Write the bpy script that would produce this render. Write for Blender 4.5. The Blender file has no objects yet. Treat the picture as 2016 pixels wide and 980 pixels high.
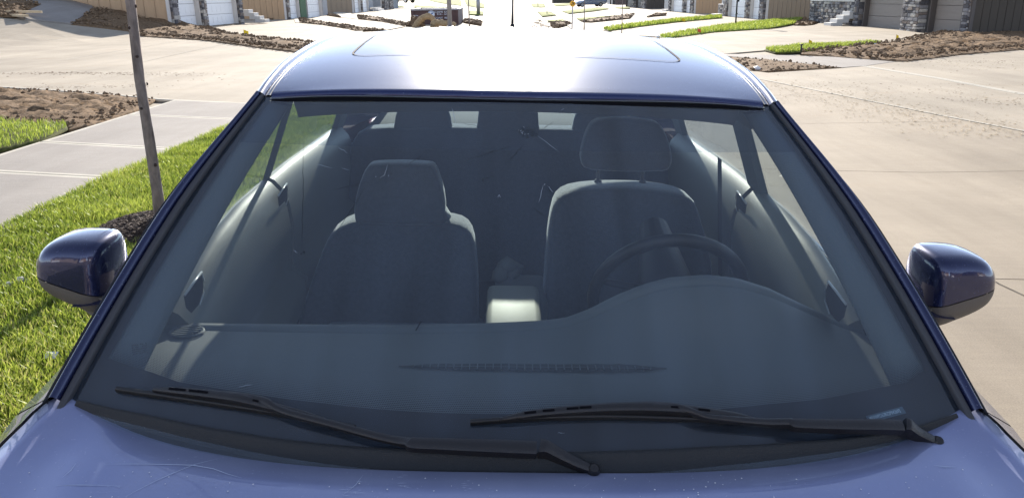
import bpy, bmesh, math, random
from mathutils import Vector, Matrix, noise
random.seed(7)
SC = bpy.context.scene
COL = SC.collection
R = math.radians

# ------------------------------------------------------------------ camera
FPX, CAM_H, PITCH, ROLL = 1510.0, 1.55, R(18.2), R(1.2)
cam_d = bpy.data.cameras.new('camera')
cam = bpy.data.objects.new('camera', cam_d)
COL.objects.link(cam)
SC.camera = cam
cam_d.sensor_width = 36.0
cam_d.lens = FPX / 2016 * 36.0
cam_d.clip_start, cam_d.clip_end = 0.02, 3000
FW = Vector((0, math.cos(PITCH), -math.sin(PITCH)))
UPV = Vector((0, math.sin(PITCH), math.cos(PITCH)))
RT = Vector((1, 0, 0))
cx = RT * math.cos(ROLL) + UPV * math.sin(ROLL)      # camera rolled anticlockwise
cy = UPV * math.cos(ROLL) - RT * math.sin(ROLL)
m = Matrix((cx, cy, -FW)).transposed().to_4x4()
m.translation = (0, 0, CAM_H)
cam.matrix_world = m
CPOS = Vector((0, 0, CAM_H))

# ------------------------------------------------------------------ light
SUN_EL, SUN_AZ = R(19.5), R(-1.8)          # azimuth from +y (down the street), negative = to the left
world = bpy.data.worlds.new('World')
SC.world = world
world.use_nodes = True
wn = world.node_tree
sky = wn.nodes.new('ShaderNodeTexSky')
sky.sky_type = 'NISHITA'
sky.sun_disc = False
sky.sun_elevation = SUN_EL
sky.sun_rotation = SUN_AZ
sky.dust_density = 0.0
sky.air_density = 0.5
sky.ozone_density = 1.6
bg = wn.nodes['Background']
hsv = wn.nodes.new('ShaderNodeHueSaturation')
hsv.inputs['Saturation'].default_value = 0.62     # greyer sky, to warm the white balance
wn.links.new(sky.outputs[0], hsv.inputs['Color'])
wn.links.new(hsv.outputs[0], bg.inputs[0])
bg.inputs[1].default_value = 0.15
sun_d = bpy.data.lights.new('sun', 'SUN')
sun_d.energy = 4.6
sun_d.angle = R(0.53)
sun_d.color = (1.0, 0.92, 0.82)
sun = bpy.data.objects.new('sun', sun_d)
COL.objects.link(sun)
to_sun = Vector((math.sin(SUN_AZ) * math.cos(SUN_EL), math.cos(SUN_AZ) * math.cos(SUN_EL), math.sin(SUN_EL)))
sun.rotation_euler = to_sun.to_track_quat('Z', 'Y').to_euler()
sun.location = (0, 0, 30)
SC.view_settings.view_transform = 'Standard'
SC.view_settings.look = 'None'
SC.view_settings.gamma = 1.0
SC.view_settings.exposure = 1.4
SC.render.engine = 'CYCLES'
SC.cycles.transparent_max_bounces = 24
SC.cycles.max_bounces = 10
SC.cycles.use_denoising = True
SC.cycles.sample_clamp_indirect = 6.0

# ------------------------------------------------------------------ materials
def mat(name, col, rough=0.6, metal=0.0, coat=0.0, coat_rough=0.03, spec=0.5, var=0.0, vscale=4.0,
        bump=0.0, bscale=60.0, detail=6, obj_coords=True, col2=None, stretch=None):
    m = bpy.data.materials.new(name)
    m.use_nodes = True
    nt = m.node_tree
    p = nt.nodes['Principled BSDF']
    p.inputs['Base Color'].default_value = (*col, 1)
    p.inputs['Roughness'].default_value = rough
    p.inputs['Metallic'].default_value = metal
    p.inputs['Coat Weight'].default_value = coat
    p.inputs['Coat Roughness'].default_value = coat_rough
    p.inputs['Specular IOR Level'].default_value = spec
    tc = nt.nodes.new('ShaderNodeTexCoord')
    vec = tc.outputs['Object']
    if stretch:
        mp = nt.nodes.new('ShaderNodeMapping')
        mp.inputs['Scale'].default_value = stretch
        nt.links.new(vec, mp.inputs[0])
        vec = mp.outputs[0]
    if var or col2:
        n = nt.nodes.new('ShaderNodeTexNoise')
        n.inputs['Scale'].default_value = vscale
        n.inputs['Detail'].default_value = detail
        n.inputs['Roughness'].default_value = 0.65
        nt.links.new(vec, n.inputs[0])
        cr = nt.nodes.new('ShaderNodeValToRGB')
        c1 = [max(0, c * (1 - var)) for c in col]
        c2 = col2 if col2 else [min(1, c * (1 + var)) for c in col]
        cr.color_ramp.elements[0].position = 0.3
        cr.color_ramp.elements[1].position = 0.7
        cr.color_ramp.elements[0].color = (*c1, 1)
        cr.color_ramp.elements[1].color = (*c2, 1)
        nt.links.new(n.outputs[0], cr.inputs[0])
        nt.links.new(cr.outputs[0], p.inputs['Base Color'])
    if bump:
        n2 = nt.nodes.new('ShaderNodeTexNoise')
        n2.inputs['Scale'].default_value = bscale
        n2.inputs['Detail'].default_value = 5
        nt.links.new(vec, n2.inputs[0])
        b = nt.nodes.new('ShaderNodeBump')
        b.inputs['Strength'].default_value = bump
        b.inputs['Distance'].default_value = 0.01
        nt.links.new(n2.outputs[0], b.inputs['Height'])
        nt.links.new(b.outputs[0], p.inputs['Normal'])
    return m

def concrete(name, col, dirt=0.5, scale=1.0):
    m = bpy.data.materials.new(name)
    m.use_nodes = True
    nt = m.node_tree; L = nt.links; N = nt.nodes
    p = N['Principled BSDF']
    p.inputs['Roughness'].default_value = 0.85
    p.inputs['Specular IOR Level'].default_value = 0.15
    tc = N.new('ShaderNodeTexCoord')
    def noise_(sc, det=6, rough=0.6, stretch=None):
        n = N.new('ShaderNodeTexNoise')
        n.inputs['Scale'].default_value = sc; n.inputs['Detail'].default_value = det
        n.inputs['Roughness'].default_value = rough
        if stretch:
            mp = N.new('ShaderNodeMapping'); mp.inputs['Scale'].default_value = stretch
            L.new(tc.outputs['Object'], mp.inputs[0]); L.new(mp.outputs[0], n.inputs[0])
        else:
            L.new(tc.outputs['Object'], n.inputs[0])
        return n
    def ramp(src, a, b, ca, cb):
        r = N.new('ShaderNodeValToRGB')
        r.color_ramp.elements[0].position = a; r.color_ramp.elements[1].position = b
        r.color_ramp.elements[0].color = (*ca, 1); r.color_ramp.elements[1].color = (*cb, 1)
        L.new(src, r.inputs[0]); return r
    def mix(kind, fac, a, b):
        x = N.new('ShaderNodeMix'); x.data_type = 'RGBA'; x.blend_type = kind
        if isinstance(fac, float): x.inputs[0].default_value = fac
        else: L.new(fac, x.inputs[0])
        L.new(a, x.inputs[6]); L.new(b, x.inputs[7]); return x.outputs[2]
    big = ramp(noise_(0.45, 8).outputs[0], .32, .68, [c * .80 for c in col], [c * 1.10 for c in col])
    fine = ramp(noise_(130, 3, .7).outputs[0], .3, .7, (.80, .80, .80), (1.12, 1.12, 1.12))
    broom = ramp(noise_(3.0, 5, .6, (1.2, 9, 1)).outputs[0], .3, .75, (.93, .93, .94), (1.04, 1.04, 1.03))
    c = mix('MULTIPLY', 1.0, big.outputs[0], fine.outputs[0])
    c = mix('MULTIPLY', 1.0, c, broom.outputs[0])
    wear = ramp(noise_(.55, 6, .7, (2.2, .16, 1)).outputs[0], .38, .62, (.90, .895, .89), (1.05, 1.05, 1.05))
    c = mix('MULTIPLY', 1.0, c, wear.outputs[0])
    soil = N.new('ShaderNodeRGB'); soil.outputs[0].default_value = (.30, .215, .13, 1)
    dm = ramp(noise_(0.8 * scale, 9, .72, (.7, 1.6, 1)).outputs[0], .56, .80, (0, 0, 0), (dirt, dirt, dirt))
    c = mix('MIX', dm.outputs[0], c, soil.outputs[0])
    sp = ramp(noise_(23, 2, .5).outputs[0], .70, .76, (0, 0, 0), (dirt * .7,) * 3)
    dk = N.new('ShaderNodeRGB'); dk.outputs[0].default_value = (.16, .12, .085, 1)
    c = mix('MIX', sp.outputs[0], c, dk.outputs[0])
    L.new(c, p.inputs['Base Color'])
    b = N.new('ShaderNodeBump'); b.inputs['Strength'].default_value = .35; b.inputs['Distance'].default_value = .004
    L.new(noise_(170, 4).outputs[0], b.inputs['Height']); L.new(b.outputs[0], p.inputs['Normal'])
    return m

def paint(name, col, flake=0.45, dust_haze=(.05, .11), metal=.5, coat=1.0):
    m = bpy.data.materials.new(name)
    m.use_nodes = True
    nt = m.node_tree; L = nt.links; N = nt.nodes
    p = N['Principled BSDF']
    p.inputs['Metallic'].default_value = metal
    p.inputs['Roughness'].default_value = 0.27
    p.inputs['Coat Weight'].default_value = coat
    p.inputs['Coat Roughness'].default_value = 0.035
    p.inputs['Specular IOR Level'].default_value = .5 * coat
    tc = N.new('ShaderNodeTexCoord')
    # dust specks and water spots lying in the clear coat
    n = N.new('ShaderNodeTexNoise'); n.inputs['Scale'].default_value = 190; n.inputs['Detail'].default_value = 3
    L.new(tc.outputs['Object'], n.inputs[0])
    r = N.new('ShaderNodeValToRGB'); r.color_ramp.elements[0].position = .66; r.color_ramp.elements[1].position = .80
    L.new(n.outputs[0], r.inputs[0])
    n2 = N.new('ShaderNodeTexNoise'); n2.inputs['Scale'].default_value = 5; n2.inputs['Detail'].default_value = 5
    L.new(tc.outputs['Object'], n2.inputs[0])
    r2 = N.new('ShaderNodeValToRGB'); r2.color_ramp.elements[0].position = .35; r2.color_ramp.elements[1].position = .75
    r2.color_ramp.elements[0].color = (dust_haze[0],) * 3 + (1,); r2.color_ramp.elements[1].color = (dust_haze[1],) * 3 + (1,)
    L.new(n2.outputs[0], r2.inputs[0])
    mx = N.new('ShaderNodeMath'); mx.operation = 'MULTIPLY_ADD'; mx.inputs[1].default_value = 0.35
    L.new(r.outputs[0], mx.inputs[0]); L.new(r2.outputs[0], mx.inputs[2])
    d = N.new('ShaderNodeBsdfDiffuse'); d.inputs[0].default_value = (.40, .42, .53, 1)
    fl = N.new('ShaderNodeTexNoise'); fl.inputs['Scale'].default_value = 900
    L.new(tc.outputs['Object'], fl.inputs[0])
    fr = N.new('ShaderNodeValToRGB')
    fr.color_ramp.elements[0].color = (*[c * (1 - flake) for c in col], 1)
    fr.color_ramp.elements[1].color = (*[min(1, c * (1 + flake)) for c in col], 1)
    L.new(fl.outputs[0], fr.inputs[0]); L.new(fr.outputs[0], p.inputs['Base Color'])
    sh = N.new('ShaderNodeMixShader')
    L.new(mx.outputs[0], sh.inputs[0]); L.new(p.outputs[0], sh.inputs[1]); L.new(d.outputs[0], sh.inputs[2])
    L.new(sh.outputs[0], N['Material Output'].inputs[0])
    return m

def glass(name, tint, dust_haze=0.03, refl=1.0):
    m = bpy.data.materials.new(name)
    m.use_nodes = True
    nt = m.node_tree; L = nt.links; N = nt.nodes
    N.remove(N['Principled BSDF'])
    out = N['Material Output']
    tr = N.new('ShaderNodeBsdfTransparent'); tr.inputs[0].default_value = (*tint, 1)
    gl = N.new('ShaderNodeBsdfGlossy'); gl.inputs['Roughness'].default_value = 0.015
    ge = N.new('ShaderNodeNewGeometry')
    dt = N.new('ShaderNodeVectorMath'); dt.operation = 'DOT_PRODUCT'
    L.new(ge.outputs['Normal'], dt.inputs[0]); L.new(ge.outputs['Incoming'], dt.inputs[1])
    def mth(op, x, y=None):
        q = N.new('ShaderNodeMath'); q.operation = op; q.use_clamp = False
        for i, v in enumerate((x, y)):
            if v is None: continue
            if isinstance(v, (int, float)): q.inputs[i].default_value = v
            else: L.new(v, q.inputs[i])
        return q.outputs[0]
    c1 = mth('SUBTRACT', 1.0, mth('ABSOLUTE', dt.outputs['Value']))
    f0 = .082 * refl
    fx = mth('ADD', mth('MULTIPLY', mth('POWER', c1, 5.0), (1 - f0) * min(1, refl)), f0)
    a = N.new('ShaderNodeMixShader')
    L.new(fx, a.inputs[0]); L.new(tr.outputs[0], a.inputs[1]); L.new(gl.outputs[0], a.inputs[2])
    # dust film, half translucent; its blue streaks paint in sky haze and glare
    tc = N.new('ShaderNodeTexCoord')
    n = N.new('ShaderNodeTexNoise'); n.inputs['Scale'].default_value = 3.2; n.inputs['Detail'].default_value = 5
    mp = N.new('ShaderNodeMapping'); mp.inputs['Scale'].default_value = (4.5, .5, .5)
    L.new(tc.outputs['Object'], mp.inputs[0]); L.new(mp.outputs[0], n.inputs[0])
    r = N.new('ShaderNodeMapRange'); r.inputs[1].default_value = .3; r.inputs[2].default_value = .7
    r.inputs[3].default_value = dust_haze * .6; r.inputs[4].default_value = dust_haze * 1.5
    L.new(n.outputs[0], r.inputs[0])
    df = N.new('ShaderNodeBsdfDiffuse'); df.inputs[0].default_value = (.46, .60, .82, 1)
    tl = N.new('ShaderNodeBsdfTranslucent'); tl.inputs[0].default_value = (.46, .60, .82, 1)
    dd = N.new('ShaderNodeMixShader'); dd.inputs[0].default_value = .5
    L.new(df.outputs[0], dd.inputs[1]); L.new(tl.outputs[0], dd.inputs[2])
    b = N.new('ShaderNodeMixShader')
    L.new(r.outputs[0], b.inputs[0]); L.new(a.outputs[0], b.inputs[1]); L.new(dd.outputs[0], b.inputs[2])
    L.new(b.outputs[0], out.inputs[0])
    return m

def leafy(name, dark, light, attr=True):
    m = bpy.data.materials.new(name)
    m.use_nodes = True
    nt = m.node_tree; L = nt.links; N = nt.nodes
    N.remove(N['Principled BSDF'])
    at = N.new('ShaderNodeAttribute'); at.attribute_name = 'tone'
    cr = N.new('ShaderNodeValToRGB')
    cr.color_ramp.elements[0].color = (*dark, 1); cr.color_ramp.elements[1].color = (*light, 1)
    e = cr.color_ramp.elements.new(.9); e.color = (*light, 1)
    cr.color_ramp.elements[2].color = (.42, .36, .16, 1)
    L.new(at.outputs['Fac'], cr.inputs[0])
    df = N.new('ShaderNodeBsdfDiffuse'); tl = N.new('ShaderNodeBsdfTranslucent')
    gl = N.new('ShaderNodeBsdfGlossy'); gl.inputs['Roughness'].default_value = .45
    gl.inputs[0].default_value = (.9, .95, .8, 1)
    L.new(cr.outputs[0], df.inputs[0]); L.new(cr.outputs[0], tl.inputs[0])
    a = N.new('ShaderNodeMixShader'); a.inputs[0].default_value = .5
    L.new(df.outputs[0], a.inputs[1]); L.new(tl.outputs[0], a.inputs[2])
    b = N.new('ShaderNodeMixShader'); b.inputs[0].default_value = .05
    L.new(a.outputs[0], b.inputs[1]); L.new(gl.outputs[0], b.inputs[2])
    L.new(b.outputs[0], N['Material Output'].inputs[0])
    return m

def sheen(m, w, r=.4, tint=(.7, .75, .8)):
    p = m.node_tree.nodes['Principled BSDF']
    p.inputs['Sheen Weight'].default_value = w; p.inputs['Sheen Roughness'].default_value = r; p.inputs['Sheen Tint'].default_value = (*tint, 1)
    return m
M = dict(
    road=concrete('road_concrete', (0.385, 0.325, 0.245), .35),
    walk=concrete('sidewalk_concrete', (0.33, 0.3, 0.265), .12),
    drive=concrete('driveway_concrete', (0.40, 0.345, 0.265), .65),
    far=concrete('far_concrete', (0.37, 0.325, 0.26), .35, .5),
    trowel=concrete('trowelled_concrete', (0.56, 0.52, 0.43), .15),
    ground=concrete('dusty_ground', (0.4, 0.35, 0.27), .4, .4),
    soil=mat('soil', (.125, .076, .042), .95, var=.5, vscale=16, col2=(.30, .20, .115), bump=1.0, bscale=45, spec=.1),
    clod=mat('clod', (.105, .066, .040), .95, var=.5, vscale=12, col2=(.32, .22, .135), bump=.6, bscale=60, spec=.1),
    mulch=mat('mulch', (.035, .026, .022), .9, var=.5, vscale=60, col2=(.10, .07, .055), bump=.8, bscale=90, spec=.2),
    turf=mat('turf_soil', (.060, .075, .020), .95, var=.4, vscale=9, col2=(.13, .13, .045), bump=.6, bscale=50, spec=.1),
    farlawn=mat('far_lawn', (.16, .22, .03), .95, var=.35, vscale=1.2, col2=(.32, .34, .08), bump=.6, bscale=20, spec=.1),
    grass=leafy('grass', (.13, .19, .020), (.44, .50, .085)),
    straw=mat('straw', (.52, .42, .28), .9, var=.4, vscale=30, spec=.2),
    bark=mat('bark', (.20, .165, .15), .9, var=.5, vscale=22, bump=.9, bscale=50, spec=.2, stretch=(1, 1, .35)),
    knot=mat('knot', (.06, .045, .04), .95, spec=.1),
    bud=leafy('bud', (.10, .14, .03), (.22, .24, .07)),
    blue=paint('navy_paint', (.016, .028, .125)),
    hood=paint('navy_paint_brightened', (.060, .098, .310), .45, (.38, .56)),  # paler copy: dust film thickened to paint sky sheen onto the bonnet
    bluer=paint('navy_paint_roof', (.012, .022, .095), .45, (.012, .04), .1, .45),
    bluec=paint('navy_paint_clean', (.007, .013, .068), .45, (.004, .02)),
    silver=paint('silver_paint', (.24, .29, .38)),
    navyfar=paint('dark_paint', (.012, .016, .05)),
    black=mat('black_rubber', (.012, .012, .013), .5, bump=.1, bscale=200),
    gloss=mat('black_gloss', (.010, .010, .012), .18, coat=.6),
    grey=mat('grey_moulding', (.055, .055, .060), .45),
    frit=mat('ceramic_frit', (.007, .007, .009), .4, spec=.3),
    blade=mat('wiper_plastic', (.018, .017, .018), .42, bump=.15, bscale=300),
    cowl=mat('cowl_plastic', (.018, .020, .022), .65, bump=.3, bscale=400),
    housing=mat('mirror_plastic', (.105, .095, .085), .5, bump=.2, bscale=500),
    mirror=mat('mirror_glass', (.8, .82, .85), .03, 1.0),
    chrome=mat('chrome', (.75, .76, .78), .15, 1.0),
    dash=mat('dash_plastic', (.115, .126, .124), .62, bump=.10, bscale=700, spec=.35),
    dashdark=mat('vent_black', (.012, .012, .014), .6),
    ventgrey=mat('vent_grey', (.045, .048, .048), .7),
    door=mat('door_vinyl', (.15, .16, .14), .5, bump=.12, bscale=600, spec=.5),
    handle=mat('handle_plastic', (.45, .47, .47), .3),
    trim=mat('pillar_trim', (.10, .12, .13), .7, bump=.2, bscale=300, spec=.3),
    cloth=sheen(mat('seat_cloth', (.075, .082, .096), .95, var=.12, vscale=90, bump=.3, bscale=260, spec=.15), .75),
    check=mat('seat_cloth_light', (.17, .175, .17), .95, var=.3, vscale=40, bump=.4, bscale=220, spec=.15),
    armrest=mat('armrest_vinyl', (.36, .36, .30), .6, bump=.06, bscale=700, spec=.3),
    lining=mat('headliner', (.14, .14, .13), .95, spec=.1),
    carpet=mat('carpet', (.03, .03, .032), 1.0, bump=.6, bscale=150, spec=.1),
    shade=mat('sun_blind', (.03, .033, .037), .9, spec=.1),
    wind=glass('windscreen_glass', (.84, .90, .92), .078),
    tintband=glass('tint_band_glass', (.72, .76, .82), .02, .05),
    side=glass('side_glass', (.84, .90, .86), .02),
    rear=glass('rear_glass', (.80, .88, .83), .03),
    rubber=mat('tyre_rubber', (.018, .018, .018), .8, bump=.3, bscale=60),
    rim=mat('wheel_alloy', (.5, .5, .52), .3, .9),
    lamp=mat('lamp_lens', (.55, .56, .58), .12, coat=1),
    redlamp=mat('tail_lens', (.30, .01, .012), .15, coat=1),
    crackw=mat('crack_light', (.34, .38, .42), .3),
    crackd=mat('crack_dark', (.03, .035, .04), .3),
    scratch=mat('scratch', (.45, .50, .62), .5),
    seam=mat('seam', (.004, .004, .006), .8, spec=.1),
    joint=mat('joint_dark', (.10, .085, .07), .95, spec=.1),
    text=mat('plate_text', (.62, .72, .78), .5),
    plate=mat('plate_metal', (.060, .095, .120), .4),
    tan=mat('tan_siding', (.50, .335, .20), .85, var=.12, vscale=3, bump=.2, bscale=80, spec=.2, stretch=(1, 1, .1)),
    taupe=mat('taupe_siding', (.34, .265, .19), .85, var=.12, vscale=3, bump=.2, bscale=80, spec=.2, stretch=(1, 1, .1)),
    olive=mat('dark_siding', (.085, .072, .058), .85, var=.12, vscale=3, bump=.2, bscale=80, spec=.2, stretch=(1, 1, .1)),
    brownside=mat('brown_siding', (.14, .10, .085), .85, var=.12, vscale=3, spec=.2),
    white=mat('white_door', (.86, .87, .87), .5, bump=.08, bscale=200),
    greydoor=mat('grey_door', (.215, .185, .158), .6, var=.08, vscale=3, bump=.15, bscale=90, stretch=(.2, .2, 3)),
    darkdoor=mat('dark_door', (.060, .052, .045), .6),
    offwhite=mat('offwhite_trim', (.62, .58, .53), .7),
    darktrim=mat('dark_trim', (.10, .085, .075), .7),
    green=mat('green_panel', (.035, .11, .035), .7),
    greyside=mat('grey_siding', (.36, .37, .38), .8, var=.08, vscale=4),
    ledge=mat('ledge_stone', (.62, .60, .56), .8, bump=.2, bscale=60),
    mortar=mat('mortar', (.20, .19, .18), .95, spec=.1),
    stone_a=mat('stone_grey', (.26, .25, .25), .85, var=.4, vscale=9, bump=.5, bscale=40, spec=.2),
    stone_b=mat('stone_dark', (.11, .105, .11), .85, var=.4, vscale=9, bump=.5, bscale=40, spec=.2),
    stone_c=mat('stone_pale', (.48, .45, .40), .85, var=.3, vscale=9, bump=.5, bscale=40, spec=.2),
    stone_d=mat('stone_brown', (.24, .20, .17), .85, var=.4, vscale=9, bump=.5, bscale=40, spec=.2),
    roof=mat('roof_shingle', (.09, .085, .08), .9, var=.3, vscale=14, bump=.6, bscale=30, spec=.1),
    window=mat('dark_window', (.015, .017, .02), .08, coat=1),
    metalpost=mat('galvanised', (.34, .33, .34), .5, .5, var=.15, vscale=10),
    blackpost=mat('black_post', (.012, .012, .013), .5),
    yellow=mat('yellow_sign', (.80, .42, .02), .5),
    flag=mat('yellow_flag', (.85, .62, .02), .7),
    redflag=mat('red_flag', (.75, .10, .05), .7),
    signblack=mat('sign_black', (.01, .01, .01), .6),
    dumpster=mat('dumpster_brown', (.085, .040, .035), .6, var=.25, vscale=3, bump=.2, bscale=30),
    logowhite=mat('logo_white', (.72, .75, .80), .6),
    logoblue=mat('logo_blue', (.05, .12, .30), .6),
    timber=mat('timber', (.55, .42, .26), .8, var=.2, vscale=8, stretch=(1, 8, 8)),
    wattle=mat('straw_wattle', (.36, .26, .15), .95, var=.4, vscale=20, bump=.8, bscale=70, spec=.1),
    pale=mat('pale_litter', (.78, .76, .74), .7),
)

# ------------------------------------------------------------------ helpers
def obj(name, verts, faces, material, parent=None, smooth=False, fmats=None, mats=None):
    me = bpy.data.meshes.new(name)
    me.from_pydata([tuple(v) for v in verts], [], [tuple(f) for f in faces])
    for mm in (mats or [material]):
        me.materials.append(mm)
    if fmats:
        me.polygons.foreach_set('material_index', fmats)
    if smooth:
        me.polygons.foreach_set('use_smooth', [True] * len(me.polygons))
    me.update()
    o = bpy.data.objects.new(name, me)
    COL.objects.link(o)
    if parent: o.parent = parent
    return o

def empty(name, loc=(0, 0, 0), rot=(0, 0, 0)):
    o = bpy.data.objects.new(name, None)
    o.empty_display_size = .2
    o.location = loc; o.rotation_euler = rot
    COL.objects.link(o)
    return o

def tag(o, label=None, cat=None, group=None, kind=None):
    if label: o['label'] = label
    if cat: o['category'] = cat
    if group: o['group'] = group
    if kind: o['kind'] = kind
    return o

def copy_tree(o, parent=None):
    c = o.copy(); COL.objects.link(c)
    if parent: c.parent = parent
    for ch in list(o.children): copy_tree(ch, c)
    return c

class MB:
    def __init__(s): s.v, s.f, s.m = [], [], []
    def add(s, V, Fc, mi=0):
        b = len(s.v); s.v += [Vector(v) for v in V]
        for f in Fc:
            s.f.append(tuple(i + b for i in f)); s.m.append(mi)
        return s
    def box(s, c, d, rot=None, mi=0, bev=0.0):
        hx, hy, hz = d[0] / 2, d[1] / 2, d[2] / 2
        c = Vector(c)
        if bev <= 0:
            V = [Vector((x, y, z)) for x in (-hx, hx) for y in (-hy, hy) for z in (-hz, hz)]
            Fc = [(0, 1, 3, 2), (4, 6, 7, 5), (0, 4, 5, 1), (2, 3, 7, 6), (0, 2, 6, 4), (1, 5, 7, 3)]
        else:
            bm = bmesh.new()
            bmesh.ops.create_cube(bm, size=1)
            for v in bm.verts: v.co = Vector((v.co.x * d[0], v.co.y * d[1], v.co.z * d[2]))
            bmesh.ops.bevel(bm, geom=bm.edges[:], offset=bev, segments=2, affect='EDGES', profile=.5)
            bm.verts.index_update()
            V = [v.co.copy() for v in bm.verts]; Fc = [[v.index for v in f.verts] for f in bm.faces]
            bm.free()
        if rot is not None: V = [rot @ v for v in V]
        return s.add([v + c for v in V], Fc, mi)
    def tube(s, pts, r, n=8, cap=True, mi=0, flat=None):
        pts = [Vector(p) for p in pts]
        rs = r if isinstance(r, (list, tuple)) else [r] * len(pts)
        rings = []
        ref = Vector((0, 0, 1))
        for i, p in enumerate(pts):
            t = (pts[min(i + 1, len(pts) - 1)] - pts[max(i - 1, 0)]).normalized()
            a = t.cross(ref)
            if a.length < 1e-3: a = t.cross(Vector((0, 1, 0)))
            a.normalize(); b = a.cross(t).normalized()
            k = flat if flat else 1
            rings.append([p + a * math.cos(q) * rs[i] + b * math.sin(q) * rs[i] * k for q in [2 * math.pi * j / n for j in range(n)]])
        V = [v for ring in rings for v in ring]
        Fc = []
        for i in range(len(rings) - 1):
            for j in range(n):
                Fc.append((i * n + j, i * n + (j + 1) % n, (i + 1) * n + (j + 1) % n, (i + 1) * n + j))
        if cap:
            Fc.append(tuple(range(n - 1, -1, -1))); Fc.append(tuple((len(rings) - 1) * n + j for j in range(n)))
        return s.add(V, Fc, mi)
    def grid(s, rows, mi=0, close=False, flip=False):
        nr, nc = len(rows), len(rows[0])
        V = [v for r in rows for v in r]
        Fc = []
        for i in range(nr - 1):
            for j in range(nc - (0 if close else 1)):
                q = (i * nc + j, i * nc + (j + 1) % nc, (i + 1) * nc + (j + 1) % nc, (i + 1) * nc + j)
                Fc.append(q[::-1] if flip else q)
        return s.add(V, Fc, mi)
    def prism(s, poly, a, b, axis='y', mi=0):
        # polygon in the two other axes, extruded from a to b along axis
        n = len(poly)
        def P(p, t):
            return {'y': (p[0], t, p[1]), 'x': (t, p[0], p[1]), 'z': (p[0], p[1], t)}[axis]
        V = [P(p, a) for p in poly] + [P(p, b) for p in poly]
        Fc = [tuple(range(n)), tuple(range(2 * n - 1, n - 1, -1))] + [(i, i + n, (i + 1) % n + n, (i + 1) % n) for i in range(n)]
        return s.add(V, Fc, mi)
    def build(s, name, material, parent=None, smooth=False, mats=None):
        o = obj(name, s.v, s.f, material, parent, smooth, s.m if mats else None, mats)
        bm = bmesh.new(); bm.from_mesh(o.data)
        bmesh.ops.recalc_face_normals(bm, faces=bm.faces[:])
        bm.to_mesh(o.data); bm.free()
        return o

def autosmooth(o, ang=35):
    me = o.data
    me.polygons.foreach_set('use_smooth', [True] * len(me.polygons))
    bm = bmesh.new(); bm.from_mesh(me)
    for e in bm.edges:
        e.smooth = not (len(e.link_faces) == 2 and e.calc_face_angle(0) > R(ang))
    bm.to_mesh(me); bm.free()
    return o

def lerp(a, b, t): return a + (b - a) * t
def sstep(a, b, x):
    t = max(0.0, min(1.0, (x - a) / (b - a))); return t * t * (3 - 2 * t)
def interp(xs, ys, x):
    if x <= xs[0]: return ys[0]
    for i in range(len(xs) - 1):
        if x <= xs[i + 1]:
            t = (x - xs[i]) / (xs[i + 1] - xs[i]); return lerp(ys[i], ys[i + 1], t)
    return ys[-1]
def spline(pts, n):
    pts = [Vector(p) for p in pts]; out = []
    P = [2 * pts[0] - pts[1]] + pts + [2 * pts[-1] - pts[-2]]
    for i in range(1, len(P) - 2):
        for k in range(n):
            t = k / n
            a, b, c, d = P[i - 1], P[i], P[i + 1], P[i + 2]
            out.append(.5 * ((2 * b) + (c - a) * t + (2 * a - 5 * b + 4 * c - d) * t * t + (3 * b - a - 3 * c + d) * t ** 3))
    out.append(pts[-1]); return out

# ------------------------------------------------------------------ the lie of the land
def T(x, y):
    if x > 4: return .036 * (x - 4)
    if x < -4:
        z = -.022 * min(12, -x - 4)
        z += .22 * max(0, min(5.5, -x - 14.5)) * sstep(24, 35, y) * (1 - sstep(37.0, 38.5, y))
        return z
    return 0.0
def ray(px, py):
    u, v = px - 1008, py - 490
    a = u * math.cos(ROLL) + v * math.sin(ROLL); b = -u * math.sin(ROLL) + v * math.cos(ROLL)
    return FW + RT * (a / FPX) - UPV * (b / FPX)
def G(px, py):
    """where the line of sight through a photo point meets the land"""
    r = ray(px, py); t = 1.0
    while t < 420:
        p = CPOS + r * t
        if p.z < T(p.x, p.y): break
        t *= 1.004
    a, b = t / 1.004, t
    for _ in range(24):
        mid = (a + b) / 2; p = CPOS + r * mid
        if p.z > T(p.x, p.y): a = mid
        else: b = mid
    p = CPOS + r * b
    return Vector((p.x, p.y, T(p.x, p.y)))
def atx(px, py, x):
    r = ray(px, py); t = x / r.x; return CPOS + r * t
def aty(px, py, y):
    r = ray(px, py); t = y / r.y; return CPOS + r * t
UPG = Vector((-math.sin(R(2.0)), 0, math.cos(R(2.0))))     # plumb line: the street is banked two degrees
LEAN = (0, -R(2.0), 0)

def inside(p, poly):
    x, y = p[0], p[1]; c = False; j = len(poly) - 1
    for i in range(len(poly)):
        xi, yi = poly[i][0], poly[i][1]; xj, yj = poly[j][0], poly[j][1]
        if (yi > y) != (yj > y) and x < (xj - xi) * (y - yi) / (yj - yi) + xi: c = not c
        j = i
    return c
def edge_dist(p, poly):
    d = 1e9; p = Vector((p[0], p[1]))
    for i in range(len(poly)):
        a = Vector(poly[i][:2]); b = Vector(poly[(i + 1) % len(poly)][:2]); ab = b - a
        t = max(0, min(1, (p - a).dot(ab) / max(1e-9, ab.dot(ab)))); d = min(d, (p - a - ab * t).length)
    return d

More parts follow.
